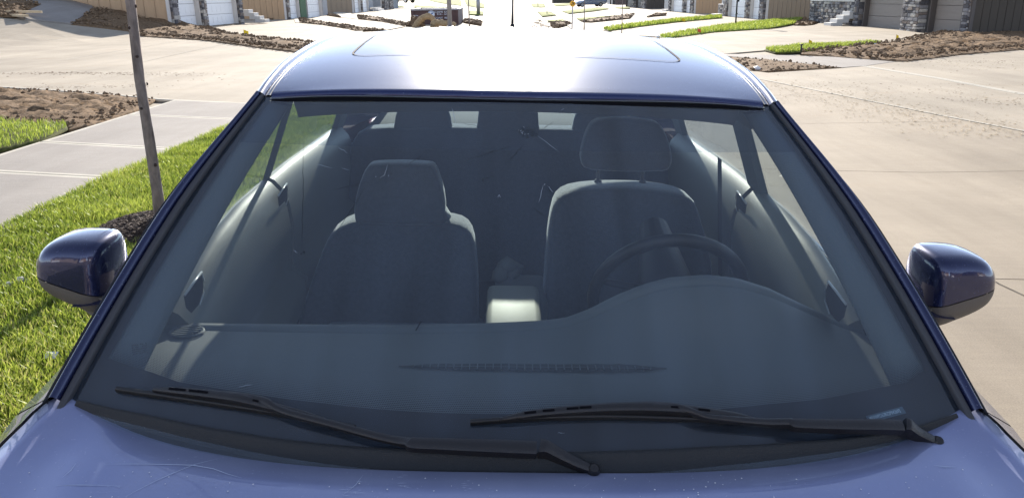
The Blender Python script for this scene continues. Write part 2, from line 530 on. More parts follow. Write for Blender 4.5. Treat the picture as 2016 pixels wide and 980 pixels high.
def sheet(name, poly, material, dz=0.0, res=2.0, rough=0.0, rscale=1.0, parent=None, thick=.03, fade=.3, resy=None):
    """a sheet of ground following the land; rough adds real relief, with a skirt round its edge"""
    bm = bmesh.new()
    vs = [bm.verts.new((p[0], p[1], 0)) for p in poly]
    f = bm.faces.new(vs)
    bmesh.ops.triangulate(bm, faces=[f])
    xs = [p[0] for p in poly]; ys = [p[1] for p in poly]
    cuts = [('x', -16), ('x', -14.5), ('x', -4), ('x', 4), ('y', 24), ('y', 35), ('y', 37), ('y', 38.5)]
    ry = resy or res
    nx = min(90, int((max(xs) - min(xs)) / res)); ny = min(120, int((max(ys) - min(ys)) / ry))
    cuts += [('x', min(xs) + (i + .5) * (max(xs) - min(xs)) / max(1, nx)) for i in range(nx)]
    cuts += [('y', min(ys) + (i + .5) * (max(ys) - min(ys)) / max(1, ny)) for i in range(ny)]
    for ax, v in cuts:
        lo, hi = (min(xs), max(xs)) if ax == 'x' else (min(ys), max(ys))
        if not lo < v < hi: continue
        co, no = ((v, 0, 0), (1, 0, 0)) if ax == 'x' else ((0, v, 0), (0, 1, 0))
        bmesh.ops.bisect_plane(bm, geom=bm.verts[:] + bm.edges[:] + bm.faces[:], plane_co=co, plane_no=no)
    for v in bm.verts:
        x, y = v.co.x, v.co.y
        z = T(x, y) + dz
        if rough:
            e = min(1, edge_dist((x, y), poly) / fade)
            q = Vector((x * rscale, y * rscale, 3.1))
            h = noise.fractal(q, 1.0, 2.0, 4) * .5 + .35 + .25 * abs(noise.noise(q * 2.7))
            z += rough * max(-.02, h) * (e ** .7)
        v.co.z = z
    be = [e for e in bm.edges if e.is_boundary]
    r = bmesh.ops.extrude_edge_only(bm, edges=be)
    for v in r['geom']:
        if isinstance(v, bmesh.types.BMVert): v.co.z -= thick
    bmesh.ops.recalc_face_normals(bm, faces=bm.faces[:])
    me = bpy.data.meshes.new(name); bm.to_mesh(me); bm.free()
    up = sum(1 if p.normal.z > 0 else -1 for p in me.polygons if abs(p.normal.z) > .5)
    if up < 0: me.flip_normals()
    me.materials.append(material)
    if rough: me.polygons.foreach_set('use_smooth', [True] * len(me.polygons))
    o = bpy.data.objects.new(name, me); COL.objects.link(o)
    if parent: o.parent = parent
    return o

def clip(poly, axis, lo, hi):
    def half(P, side, v):
        out = []
        for i in range(len(P)):
            a, b = P[i], P[(i + 1) % len(P)]
            ia = (a[axis] - v) * side >= 0; ib = (b[axis] - v) * side >= 0
            if ia: out.append(a)
            if ia != ib:
                t = (v - a[axis]) / (b[axis] - a[axis]); out.append((lerp(a[0], b[0], t), lerp(a[1], b[1], t)))
        return out
    P = half([tuple(p[:2]) for p in poly], 1, lo)
    return half(P, -1, hi) if P else P

def PX(L): return [G(*p) for p in L]

def lump(mb, c, r, seed=0, sq=.7, mi=0):
    bm = bmesh.new(); bmesh.ops.create_icosphere(bm, subdivisions=1, radius=1)
    bm.verts.index_update()
    off = Vector((seed * 3.7, seed * 1.3, seed * 2.1))
    a = random.uniform(0, 6.28); ca, sa = math.cos(a), math.sin(a)
    V = []
    for v in bm.verts:
        k = 1 + .45 * noise.noise(v.co * 1.3 + off)
        x, y, z = v.co.x * k, v.co.y * k * random.uniform(.6, 1), v.co.z * k * sq
        V.append(Vector(c) + Vector((x * ca - y * sa, x * sa + y * ca, z)) * r)
    mb.add(V, [[w.index for w in f.verts] for f in bm.faces], mi); bm.free()

def clods(name, poly, n, rmin, rmax, material, dz=0.03, label=None):
    mb = MB(); xs = [p[0] for p in poly]; ys = [p[1] for p in poly]; k = 0
    lim = n * 12
    while k < n and lim:
        lim -= 1
        x, y = random.uniform(min(xs), max(xs)), random.uniform(min(ys), max(ys))
        if not inside((x, y), poly): continue
        r = rmin + (rmax - rmin) * random.random() ** 3
        lump(mb, (x, y, T(x, y) + dz + r * .15), r, k); k += 1
    o = mb.build(name, material)
    o['kind'] = 'stuff'
    if label: o['label'] = label
    return o

def blades(name, poly, n, hmin, hmax, w, material, dz=0.02, label=None, dry=None, seg=2):
    xs = [p[0] for p in poly]; ys = [p[1] for p in poly]
    V, Fc, tone = [], [], []
    k = 0; lim = n * 8
    while k < n and lim:
        lim -= 1
        x, y = random.uniform(min(xs), max(xs)), random.uniform(min(ys), max(ys))
        if not inside((x, y), poly): continue
        k += 1
        nz = noise.noise(Vector((x * 1.6, y * 1.6, 0))); n2 = noise.noise(Vector((x * 5, y * 5, 7)))
        h = random.uniform(hmin, hmax) * (1 + .35 * nz + .25 * n2)
        a = random.uniform(0, 6.283); lean = random.uniform(.1, .75) * h; b = random.uniform(0, 6.283)
        dx, dy = math.cos(a) * w / 2, math.sin(a) * w / 2
        lx, ly = math.cos(b) * lean, math.sin(b) * lean
        z = T(x, y) + dz
        i = len(V)
        V += [(x - dx, y - dy, z), (x + dx, y + dy, z),
              (x - dx * .8 + lx * .35, y - dy * .8 + ly * .35, z + h * .6), (x + dx * .8 + lx * .35, y + dy * .8 + ly * .35, z + h * .6),
              (x + lx, y + ly, z + h * .95)]
        Fc += [(i, i + 1, i + 3, i + 2), (i + 2, i + 3, i + 4)]
        d = dry(x, y) if dry else 0
        t = random.uniform(-.05, .75) + .30 * nz + .20 * n2
        if random.random() < .05 + d: t = .97
        t = max(0, min(1, t))
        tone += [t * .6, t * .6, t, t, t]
    o = obj(name, V, Fc, material)
    at = o.data.attributes.new('tone', 'FLOAT', 'POINT')
    at.data.foreach_set('value', tone)
    o['kind'] = 'stuff'
    if label: o['label'] = label
    return o

# ================================================================== SETTING
def S(o, label=None):
    o['kind'] = 'structure'
    if label: o['label'] = label
    return o
# one sheet out to the horizon
gv, gf = [], []
gx = [-700, -300, -120, -60, -30, -20, -18, -16, -14.5, -10, -4, 4, 10, 20, 40, 80, 200, 700]
gy = [-80, -30, -10, 0, 10, 20, 24, 27, 29.5, 32, 35, 37, 38.5, 45, 60, 100, 200, 400, 900, 1500]
for y in gy:
    for x in gx: gv.append((x, y, T(max(-40, min(40, x)), y) - .03))
for j in range(len(gy) - 1):
    for i in range(len(gx) - 1):
        a = j * len(gx) + i; gf.append((a, a + 1, a + 1 + len(gx), a + len(gx)))
S(obj('ground', gv, gf, M['ground']), 'dusty pale ground of the building lots')

# --- road: cast slabs near the car, one sheet farther down the street
road_l = [(-1.2, -9), (-1.2, 12), (-1.3, 30), (-1.6, 44), (-2.6, 72), (-5, 130), (-10, 230), (-16, 380)]
road_r = [(9, 380), (5, 280), (2.9, 164), (2.15, 84), (2.0, 51), (2.0, 41), (3.0, 28), (4.2, 20), (5.07, 15.7), (6.05, 10.7), (6.9, 7), (7.6, 3), (8.2, -9)]
road_poly = road_l + road_r
road = S(empty('road'), 'pale concrete street of cast slabs running away downhill')
ys = [-9, -1.75, 1.3, 4.335, 7.37, 10.4, 13.45, 16.5, 19.6, 22.7, 26, 30, 36]
for a, b in zip(ys[:-1], ys[1:]):
    P = clip(road_poly, 1, a + .006, b - .006)
    sheet('slab', P, M['road'], 0, 3, parent=road, thick=.02)
P = clip(road_poly, 1, 36.006, 379)
sheet('slab', P, M['far'], 0, 12, parent=road, thick=.02)
def crackline(name, pts, w, parent, material=M['joint'], dz=.004):
    mb = MB(); rows = [[], []]
    for i, p in enumerate(pts):
        p = Vector((p[0], p[1])); q = Vector(pts[min(i + 1, len(pts) - 1)][:2]) - Vector(pts[max(0, i - 1)][:2])
        nrm = Vector((-q.y, q.x)).normalized() * w * random.uniform(.4, .6)
        for s_, sg in ((0, 1), (1, -1)):
            v = p + nrm * sg; rows[s_].append(Vector((v.x, v.y, T(v.x, v.y) + dz)))
    mb.grid([list(r) for r in zip(*rows)])
    return mb.build(name, material, parent)
def wob(pts, n, a):
    out = []
    for i in range(len(pts) - 1):
        for k in range(n):
            t = k / n; x = lerp(pts[i][0], pts[i + 1][0], t); y = lerp(pts[i][1], pts[i + 1][1], t)
            out.append((x + a * noise.noise(Vector((x * 3, y * 3, 1))), y + a * noise.noise(Vector((x * 3, y * 3, 9)))))
    out.append(pts[-1]); return out
crackline('crack', wob([G(1842, 489)[:2], G(1990, 570)[:2], (2.95, 3.2), (3.0, 1)], 9, .05), .009, road)

# --- kerb line and trowelled gutter on the right of the street
gut = [(8.2, -9), (7.6, 3), (6.9, 7), (6.05, 10.7), (5.07, 15.7), (4.2, 20), (3.0, 28), (2.0, 41)]
def band(name, line, w0, w1, material, dz, parent=None, res=3):
    # a strip beside a line, w0..w1 metres to its right
    L_, R_ = [], []
    for i, p in enumerate(line):
        q = Vector(line[min(i + 1, len(line) - 1)][:2]) - Vector(line[max(0, i - 1)][:2])
        nrm = Vector((q.y, -q.x)).normalized(); p = Vector(p[:2])
        L_.append(tuple(p + nrm * w0)); R_.append(tuple(p + nrm * w1))
    return sheet(name, L_ + R_[::-1], material, dz, res, parent=parent, thick=.03)
S(band('kerb', gut, 0.0, .045, M['trowel'], .008))

# --- right-hand lot: apron, sidewalk crossing, driveway
apron = [(8.2, -9), (7.6, 3), (6.9, 7), (6.05, 10.7), (5.07, 15.7)] + PX([(1430, 139), (1480, 140), (1512, 144), (1657, 135), (1702, 131), (2016, 186)]) + [(9.9, 11), (10.4, 7), (11, 1), (11.5, -9)]
S(sheet('driveway', apron, M['drive'], 0.004, 1.5), 'dusty concrete apron on the right between street and joint')
dmain_low = PX([(1575, 108), (1637, 113), (1762, 122.5), (1787, 122.5), (1887, 110), (2016, 99)])
drv = PX([(1702, 131), (1762, 122.5), (1787, 122.5), (1887, 110), (2016, 99)]) + [(17, 22.6), (24, 22), (24, -9), (11.6, -9), (11.1, 1), (10.5, 7), (10.0, 11)] + PX([(2016, 186)])
S(sheet('driveway', drv, M['drive'], 0.006, 1.5), 'dusty concrete driveway at the right edge below the bare soil')
bl = PX([(1702, 131), (1850, 155), (2016, 186)]); bl = [tuple(p[:2]) for p in bl] + [(9.95, 11), (10.45, 7), (11.05, 1)]
S(band('joint_band', bl, -.05, .01, M['trowel'], .010)); S(band('joint_band', bl, .03, .10, M['trowel'], .010))
S(sheet('sidewalk', PX([(1420, 107), (1512, 109), (1637, 113), (1762, 122.5), (1702, 131), (1657, 134), (1562, 124), (1512, 119), (1433, 112)]), M['walk'], .012, 1.5), 'short stretch of sidewalk between the soil and the mulch strip on the right')
strip = PX([(1433, 113), (1512, 119), (1562, 124), (1657, 134.5), (1590, 138), (1512, 143), (1475, 140)])
o = sheet('soil_strip', strip, M['soil'], .01, .35, .10, 2.2, fade=.4); tag(o, kind='stuff', label='dark soil strip beside the sidewalk on the right')
clods('soil_lumps', strip, 260, .015, .06, M['clod'])

# --- right-hand verge of bare soil below the dark house
dm = PX([(1575, 106), (1637, 96), (1750, 86), (1800, 76), (1837, 68.5), (1870, 62), (1905, 57)]) 
dmp = [tuple(p[:2]) for p in dm] + [(20.5, 32), (28, 32), (28, 22), (17, 22.6)] + [tuple(p[:2]) for p in dmain_low[::-1]]
o = sheet('bare_soil', dmp, M['soil'], .02, .14, .22, 2.8, fade=1.2, resy=.12); tag(o, kind='stuff', label='ploughed brown soil below the dark grey house')
clods('soil_lumps', dmp, 9000, .014, .072, M['clod'], .10)
gs = PX([(1505, 100), (1575, 93), (1650, 89.5), (1712, 86.5), (1735, 88), (1690, 93), (1637, 98), (1587, 104.5), (1530, 107)])
o = sheet('lawn', gs, M['turf'], .03, .6, .03); tag(o, kind='stuff', label='narrow green strip in front of the grey garages')
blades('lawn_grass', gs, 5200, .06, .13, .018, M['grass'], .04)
r1d = PX([(1298, 76), (1408, 65), (1512, 58.5), (1595, 51), (1640, 45), (1685, 43), (1787, 62), (1837, 68.5), (1800, 75), (1750, 85), (1712, 86.5), (1575, 93), (1505, 100), (1420, 107), (1330, 90)])
S(sheet('driveway', r1d, M['drive'], .006, 2), 'wide pale driveway of the grey stone house')
ln = PX([(1298, 73.5), (1350, 64), (1408, 54), (1460, 47), (1512, 42.5), (1582, 37), (1562, 49), (1512, 58), (1408, 64.5), (1310, 78)])
o = sheet('lawn', ln, M['farlawn'], .04, .8, .05); tag(o, kind='stuff', label='bright green lawn tongue between two driveways on the right')
blades('lawn_grass', ln, 7000, .07, .15, .03, M['grass'], .05)
lnd = PX([(1562, 50), (1582, 37), (1600, 40), (1640, 37), (1690, 30), (1680, 37), (1630, 38), (1595, 50.5)])
o = sheet('bare_soil', lnd, M['soil'], .025, .6, .12); tag(o, kind='stuff', label='soil bed at the foot of the stone porch wall')
clods('soil_lumps', lnd, 200, .04, .13, M['clod'], .05)
S(sheet('driveway', PX([(1188, 60), (1260, 50), (1333, 45.5), (1420, 37.5), (1490, 44), (1512, 42.5), (1460, 46.5), (1408, 53.5), (1350, 63.5), (1298, 73), (1230, 69)]), M['drive'], .007, 3), 'driveway of the tan house with white doors')
g2 = PX([(1188, 59), (1260, 49), (1333, 40), (1420, 33), (1421, 37), (1333, 45), (1260, 54), (1200, 62.5)])
o = sheet('lawn', g2, M['farlawn'], .05, 1.2, .06); tag(o, kind='stuff', label='thin lawn strip along the second driveway on the right')
blades('lawn_grass', g2, 3000, .1, .2, .05, M['grass'], .05)
for P in ([(1135, 37), (1184, 34), (1240, 30), (1209, 33), (1143, 42)], [(1106, 23), (1129, 20), (1194, 16), (1199, 18.5), (1169, 23), (1121, 28)],
          [(1089, 9), (1124, 7), (1125, 11), (1094, 13)], [(1209, 16), (1240, 14), (1240, 18), (1228, 18)],
          [(1045, 8), (1071, 8), (1074, 15), (1050, 15)], [(1058, 24), (1083, 24), (1095, 31), (1068, 34)], [(1077, 42), (1108, 39), (1113, 44), (1083, 45)],
          [(830, -3), (905, -3), (909, 5), (908, 12), (884, 9), (858, 5)], [(816, 11), (884, 15), (895, 19), (883, 18.5), (816, 16.5)], [(770, 11), (793, 13), (796, 15), (770, 15)],
          [(914, 1), (932, -3), (953, 9), (954, 17), (935, 15), (920, 12)], [(922, 22), (952, 24), (951, 31), (923, 30)]):
    o = sheet('lawn', PX(P), M['farlawn'], .05, 3, .05); tag(o, kind='stuff')
for P in ([(1143, 42), (1209, 33), (1240, 29.5), (1250, 27), (1240, 37), (1164, 44.5), (1149, 44)], [(1083, 45), (1113, 44), (1127, 48), (1090, 57), (1085, 52)],
          [(1273, 35), (1291, 28), (1311, 28), (1311, 31), (1285, 33)], [(915, 38), (949, 43), (948, 51), (912, 45)]):
    o = sheet('bare_soil', PX(P), M['soil'], .04, 1.0, .12, .8); tag(o, kind='stuff')
    clods('soil_lumps', PX(P), 420, .03, .11, M['clod'], .05)
S(sheet('sidewalk', PX([(1072, 9), (1082, 9), (1128, 46), (1162, 62), (1130, 62), (1112, 47), (1090, 28)]), M['far'], .02, 4), 'far sidewalk on the right of the street')

# --- left: sidewalk slabs, verge lawn, bare soil, driveways
walk = S(empty('sidewalk'), 'grey concrete sidewalk of broomed slabs on the left')
wl = [(0, 437), (0, 302), (85, 282.5), (190, 250), (268, 219), (308, 199)]
def wside(y): return -4.98 - .012 * (y - 6), -3.30
jy = [(-6.0, -6.0), (-1.6, -1.75), (1.6, 1.45), (3.35, 3.1), (5.0, 4.72)]
jy += [(G(0, 340).y + .05, G(210, 355).y), (G(85, 283).y, G(340, 298).y), (G(268, 229).y, G(445, 238).y), (G(308, 200).y, G(467, 207).y)]
for (a0, a1), (b0, b1) in zip(jy[:-1], jy[1:]):
    q = [(wside(a0)[0], a0), (-3.30, a1), (-3.30, b1), (wside(b0)[0], b0)]
    c = Vector((sum(p[0] for p in q) / 4, sum(p[1] for p in q) / 4))
    def ins(d):
        out = []
        for i in range(4):
            p, pv, nx = Vector(q[i]), Vector(q[i - 1]), Vector(q[(i + 1) % 4])
            e1 = (p - pv).normalized(); e2 = (nx - p).normalized()
            out.append(p + (e2 - e1).normalized() * d * 1.414)
        return out
    o_, m_, i_ = ins(.005), ins(.012), ins(.062)
    V, Fc, fm = [], [], []
    for ring, z in ((o_, -.03), (o_, .010), (m_, .022), (i_, .022)):
        V += [(p.x, p.y, T(p.x, p.y) + z) for p in ring]
    for k in range(3):
        for i in range(4):
            Fc.append((k * 4 + i, k * 4 + (i + 1) % 4, k * 4 + 4 + (i + 1) % 4, k * 4 + 4 + i)); fm.append(1)
    Fc.append((12, 13, 14, 15)); fm.append(0)
    obj('slab', V, Fc, None, walk, False, fm, [M['walk'], M['trowel']])

lawn = [(-3.30, -5), (-1.22, -5), (-1.22, 10.6), (-3.27, 10.7), (-3.30, 8), (-3.36, 6), (-3.28, 4)]
o = sheet('lawn', lawn, M['turf'], .03, .25, .035, 2.0, fade=.1); tag(o, kind='stuff', label='sunlit verge of grass between sidewalk and blue car')
vis = [(-3.34, 1.9), (-1.22, 1.9), (-1.22, 10.6), (-3.30, 10.7), (-3.34, 8), (-3.38, 6), (-3.33, 4)]
def dryness(x, y): return .30 * sstep(3.8, 2.4, y) + .22 * max(0, noise.noise(Vector((x * 1.2, y * 1.2, 4))))
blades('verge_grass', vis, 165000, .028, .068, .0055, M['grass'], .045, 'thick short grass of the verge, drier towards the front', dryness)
S(sheet('kerb', [(-1.22, -9), (-1.14, -9), (-1.14, 14), (-1.22, 14)], M['trowel'], .10, 3, thick=.14), 'kerb under the passenger side of the blue car')

dl = PX([(0, 178), (100, 182), (272, 194.5), (306, 198), (266, 219), (190, 249), (135, 258), (130, 248), (0, 243)]); dl = [tuple(p[:2]) for p in dl] + [(-9.5, 8.9), (-14, 9), (-15, 13.4)]
o = sheet('bare_soil', dl, M['soil'], .012, .10, .15, 4.0, fade=.5, resy=.07); tag(o, kind='stuff', label='rough brown soil between driveway and sidewalk on the left')
clods('soil_lumps', dl, 3600, .012, 0.040, M['clod'], .05)
gl_ = [tuple(p[:2]) for p in PX([(0, 243), (60, 248), (130, 249), (134, 257), (85, 281), (0, 301)])] + [(-5.05, 3), (-9, 3), (-9.5, 8.9)]
o = sheet('lawn', gl_, M['turf'], .03, .4, .04); tag(o, kind='stuff', label='lawn patch left of the sidewalk')
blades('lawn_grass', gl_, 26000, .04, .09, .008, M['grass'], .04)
d0 = [tuple(p[:2]) for p in PX([(0, 175.5), (100, 181), (272, 194.5), (310, 198.5), (467, 206.5)])] + [(-1.2, 10.9), (-1.2, 15), (-1.3, 26)] + \
     [tuple(p[:2]) for p in PX([(700, 112), (590, 106), (500, 94), (400, 81), (250, 62.5), (140, 49.5), (50, 40), (0, 36)])] + [(-30, 38), (-34, 18), (-16, 14)]
S(sheet('driveway', d0, M['drive'], .005, 1.5), 'broad sunlit concrete driveway on the left behind the young tree')
S(band('joint_band', [tuple(p[:2]) for p in PX([(0, 173), (100, 179.5), (272, 193), (310, 197.5), (467, 205.5)])], -.06, .0, M['trowel'], .016))
for a, b in (((330, 80), (20, 76)), ((440, 88), (270, 125)), ((350, 82), (130, 118))):
    p, q = G(*a), G(*b); crackline('joint', [tuple(lerp(p, q, i / 8)[:2]) for i in range(9)], .03, None, M['trowel'], .011)['kind'] = 'structure'
wk = PX([(47, 4), (100, 1), (155, 5), (180, 11), (184, 17), (175, 26), (140, 49), (50, 40), (52, 25), (82, 12), (75, 9)])
S(sheet('path', wk, M['walk'], .05, 1.0, thick=.12), 'curved concrete path at the top left')
tl = [tuple(p[:2]) for p in PX([(0, 35), (32, 35), (50, 25), (82, 12), (47, 5), (0, 6)])]
o = sheet('bare_soil', tl, M['soil'], .03, .6, .2); tag(o, kind='stuff', label='soil bed in the top left corner')
clods('soil_lumps', tl, 260, .03, .12, M['clod'], .08)
st1 = PX([(140, 50), (175, 27), (184, 18), (215, 19), (250, 24), (335, 44), (402, 53), (412, 57), (445, 67), (504, 76), (604, 86), (640, 92), (600, 106), (576, 104), (504, 95), (400, 81), (250, 62.5)])
o = sheet('bare_soil', st1, M['soil'], .02, .25, .26, 1.6, fade=1.0, resy=.25); tag(o, kind='stuff', label='long bank of brown soil in front of the first tan house on the left')
clods('soil_lumps', st1, 6500, .02, .085, M['clod'], .10)
S(sheet('driveway', PX([(402, 53), (470, 32.5), (500, 27), (560, 28), (584, 34), (590, 46), (636, 50), (716, 60.5), (700, 75), (640, 92), (604, 86), (504, 76), (445, 67), (412, 57)]), M['drive'], .01, 3), 'driveway of the first tan house with white doors')
for P in ([(500, 30), (530, 33), (537, 40), (500, 36)], [(588, 33), (607, 40), (640, 45), (674, 50), (716, 57), (760, 60), (700, 62), (686, 58.5), (636, 50.5), (590, 46)],
          [(640, 26), (666, 32), (671, 36), (645, 32)], [(703, 30), (750, 37), (800, 46), (797, 53), (750, 44), (706, 39)]):
    Q = PX(P); o = sheet('bare_soil', Q, M['soil'], .03, .7, .14, .9, fade=.8); tag(o, kind='stuff')
    clods('soil_lumps', Q, 700, .03, .10, M['clod'], .05)
S(sheet('driveway', PX([(607, 40), (640, 30.5), (668, 30), (703, 39), (750, 44), (797, 53), (760, 60), (716, 57), (674, 50)]), M['drive'], .012, 4), 'driveway of the second tan house with the green panel')
S(sheet('path', PX([(500, 26), (540, 27), (584, 33), (590, 45), (582, 46), (578, 36), (545, 31), (500, 29.5)]), M['trowel'], .04, 2, thick=.1), 'kerbed path of the first tan house')
S(sheet('path', PX([(655, 24), (690, 27), (706, 39), (671, 35.5), (666, 31)]), M['trowel'], .04, 2, thick=.1), 'short path of the second tan house')

# straw and crumbs of soil scattered over the concrete
def debris(name, spots, material, lo, hi, label):
    mb = MB()
    for (px, py, n, sx, sy) in spots:
        c = G(px, py)
        for i in range(n):
            x, y = random.gauss(c.x, sx), random.gauss(c.y, sy)
            l = random.uniform(lo, hi); a = random.uniform(0, 6.28); w = l * random.uniform(.06, .3)
            r = Matrix.Rotation(a, 3, 'Z')
            mb.box((x, y, T(x, y) + .010 + w * .1), (l, w, w * .35), r)
    o = mb.build(name, material); o['kind'] = 'stuff'; o['label'] = label
debris('loose_straw', [(1530, 168, 260, .5, .5), (1640, 190, 420, .6, .6), (1760, 218, 420, .5, .5), (1870, 240, 320, .5, .4), (1960, 258, 260, .5, .3), (1920, 130, 200, .8, .6), (1990, 200, 160, .6, .5)], M['straw'], .012, .045, 'straw and chaff along the gutter on the right')
debris('loose_soil', [(150, 145, 300, .9, .12), (300, 148, 160, .9, .15), (60, 145, 80, 1, .2), (180, 172, 120, .6, .15), (1925, 122, 110, .8, .25), (1820, 140, 20, .8, .6), (1700, 150, 20, .9, .7), (1600, 150, 20, .6, .6), (330, 272, 50, .12, .08), (1760, 175, 100, .9, .6), (330, 160, 60, .8, .6), (150, 24, 90, .9, .4), (1965, 200, 60, .5, .5)], M['clod'], .010, .045, 'crumbs of soil tracked over the driveways')
debris('dead_grass', [(60, 640, 200, .25, .4), (40, 760, 260, .2, .3), (90, 700, 160, .2, .3)], M['straw'], .02, .06, 'dry clippings in the front of the verge')

# ================================================================== THE BLUE CAR
X0, YAW = .038, .0175
car = empty('parked_car', (X0, 0, 0), (0, 0, YAW))
tag(car, 'dusty navy blue sedan with cracked windscreen, facing us in the foreground', 'car')
CM = Matrix.Translation((X0, 0, 0)) @ Matrix.Rotation(YAW, 4, 'Z')
CI = CM.inverted()
def cray(px, py):
    return CI @ CPOS, (CI.to_3x3() @ ray(px, py))
def cy_(px, py, y):
    o, d = cray(px, py); return o + d * ((y - o.y) / d.y)
def cz_(px, py, z):
    o, d = cray(px, py); return o + d * ((z - o.z) / d.z)

# windscreen surface: s across (-1..1), t up (0..1)
WN = Vector((0, -.555, .832))
def WE(t):
    x = .706 - .146 * t - .010 * t * t + .018 * t * (1 - t)
    return Vector((x, 1.102 + .616 * t, .917 + .414 * t + .014 * 4 * t * (1 - t)))
def WS(s, t, off=0.0):
    e = WE(t); k = 1 - s * s
    p = Vector((s * e.x, e.y - k * (.150 * (1 - t) + .046 * t), e.z - k * (.052 * (1 - t) - .013 * t)))
    return p + WN * (off + .012 * 4 * t * (1 - t) * max(0, k))
def hitw(px, py, off=0.0):
    """the point of the windscreen seen at a photo point, as (s, t)"""
    o, d = cray(px, py); s, t = 0.0, .5
    for _ in range(60):
        p = WS(s, t, off); ds = (WS(s + .01, t, off) - p) / .01; dt = (WS(s, t + .01, off) - p) / .01
        n = ds.cross(dt); k = n.dot(p - o) / n.dot(d); q = o + d * k - p
        s += .8 * q.dot(ds) / ds.dot(ds); t += .8 * q.dot(dt) / dt.dot(dt)
    return s, t

ws = MB()
SS = [(-1.045 + 2.09 * i / 40) for i in range(41)]
TT = [-.05 + 1.045 * j / 24 for j in range(25)]
ws.grid([[WS(s, t) for s in SS] for t in TT])
wind = ws.build('windscreen', M['wind'], car, True)

# black ceramic border behind the glass, fading out in dots along the bottom
fb = [hitw(*p) for p in ((244, 688), (254, 706), (300, 719), (354, 738), (479, 757), (560, 770), (640, 779), (754, 791), (1004, 799), (1333, 796), (1433, 789), (1512, 781), (1612, 772), (1712, 753), (1790, 738), (1812, 716), (1812, 700))]
fbs = [p[0] for p in fb[1:-1]]; fbt = [p[1] for p in fb[1:-1]]
def ftop(s): return interp(fbs, fbt, s)
fm_ = MB()
n = 60
SB = [-1.0 + 2.0 * i / n for i in range(n + 1)]
fm_.grid([[WS(s, lerp(-.05, ftop(s) - .012, k / 5), -.004) for s in SB] for k in range(6)])
for sg in (-1, 1):
    fm_.grid([[WS(sg * lerp(1.0 - .006, 1.044, k / 2), t, -.0035) for k in range(3)] for t in [-.05 + 1.06 * j / 24 for j in range(25)]])
fm_.grid([[WS(s, t, -.0045) for s in SB] for t in (.985, .995)])
frit = fm_.build('frit_border', M['frit'], car, True)
dots = MB()
i = 0
for row in range(17):
    size = .00175 * (1 - row / 19)
    s = -.985 + (row % 2) * .0021
    while s < .985:
        t = ftop(s) - .012 + row * .0034
        p = WS(s, t, -.004); ex = Vector((1, 0, 0)) * size * .78; ez = Vector((0, .83, .555)) * size * .78
        dots.add([p - ex, p - ez, p + ex, p + ez], [(0, 1, 2, 3)])
        s += .0042
d_ = dots.build('frit_dots', M['frit'], frit); d_['kind'] = 'stuff'
tb = MB()
tb.grid([[WS(s, t, -.009) for s in SB] for t in (.80, .86, .92, .984)])
tb.build('tint_band', M['tintband'], wind, True)

# side mouldings and A-pillars, run on as the roof rails
RPATH = [(.553, 1.80, 1.350), (.557, 1.95, 1.374), (.559, 2.15, 1.393), (.561, 2.4, 1.407), (.562, 2.7, 1.410), (.556, 3.05, 1.396), (.546, 3.35, 1.362)]
path = [(WE(-.10 + 1.1 * j / 22), WN, 1.0 - .42 * sstep(.5, 1.0, -.10 + 1.1 * j / 22)) for j in range(23)]
npill = len(path)
for p in spline([tuple(WE(1.0))] + RPATH, 4)[1:]:
    k = sstep(1.72, 2.1, p.y)
    path.append((p, WN.lerp(Vector((0, -.05, 1)), k).normalized(), .58 + .02 * k))
def loft(name, prof, material, parent, rng, sg, smooth=True, matlist=None):
    mb = MB(); rows = []
    for (P, N_, w) in path[rng[0]:rng[1]]:
        rows.append([Vector((sg * (P.x + a * w), P.y, P.z)) + Vector((0, N_.y, N_.z)) * b * (.5 + .5 * w) for a, b in prof])
    mb.grid(rows, flip=sg < 0)
    return mb.build(name, material, parent, smooth)
NP = len(path)
for sg in (-1, 1):
    loft('windscreen_moulding', [(.019, -.004), (.019, .007), (.022, .009), (.027, .010), (.030, .007), (.0305, -.006)], M['grey'], car, (0, npill), sg)
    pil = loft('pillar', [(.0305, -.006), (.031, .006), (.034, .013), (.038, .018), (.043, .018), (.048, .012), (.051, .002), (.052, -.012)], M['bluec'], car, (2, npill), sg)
    loft('roof_rail', [(.012, -.006), (.018, .004), (.024, .012), (.034, .015), (.044, .012), (.050, .004), (.054, -.014), (.056, -.04)], M['bluec'], car, (npill - 1, NP), sg)
    loft('ditch_trim', [(-.006, -.004), (-.006, .003), (.004, .004), (.012, .002), (.012, -.006)], M['gloss'], car, (npill - 1, NP), sg)
    loft('door_seal', [(.0525, -.016), (.0535, .000), (.0565, .001), (.058, -.004), (.058, -.016)], M['black'], pil, (2, npill), sg)
    loft('door_frame', [(.0585, -.018), (.0595, -.005), (.063, -.002), (.067, -.009), (.070, -.022), (.070, -.045)], M['gloss'], car, (2, npill), sg)

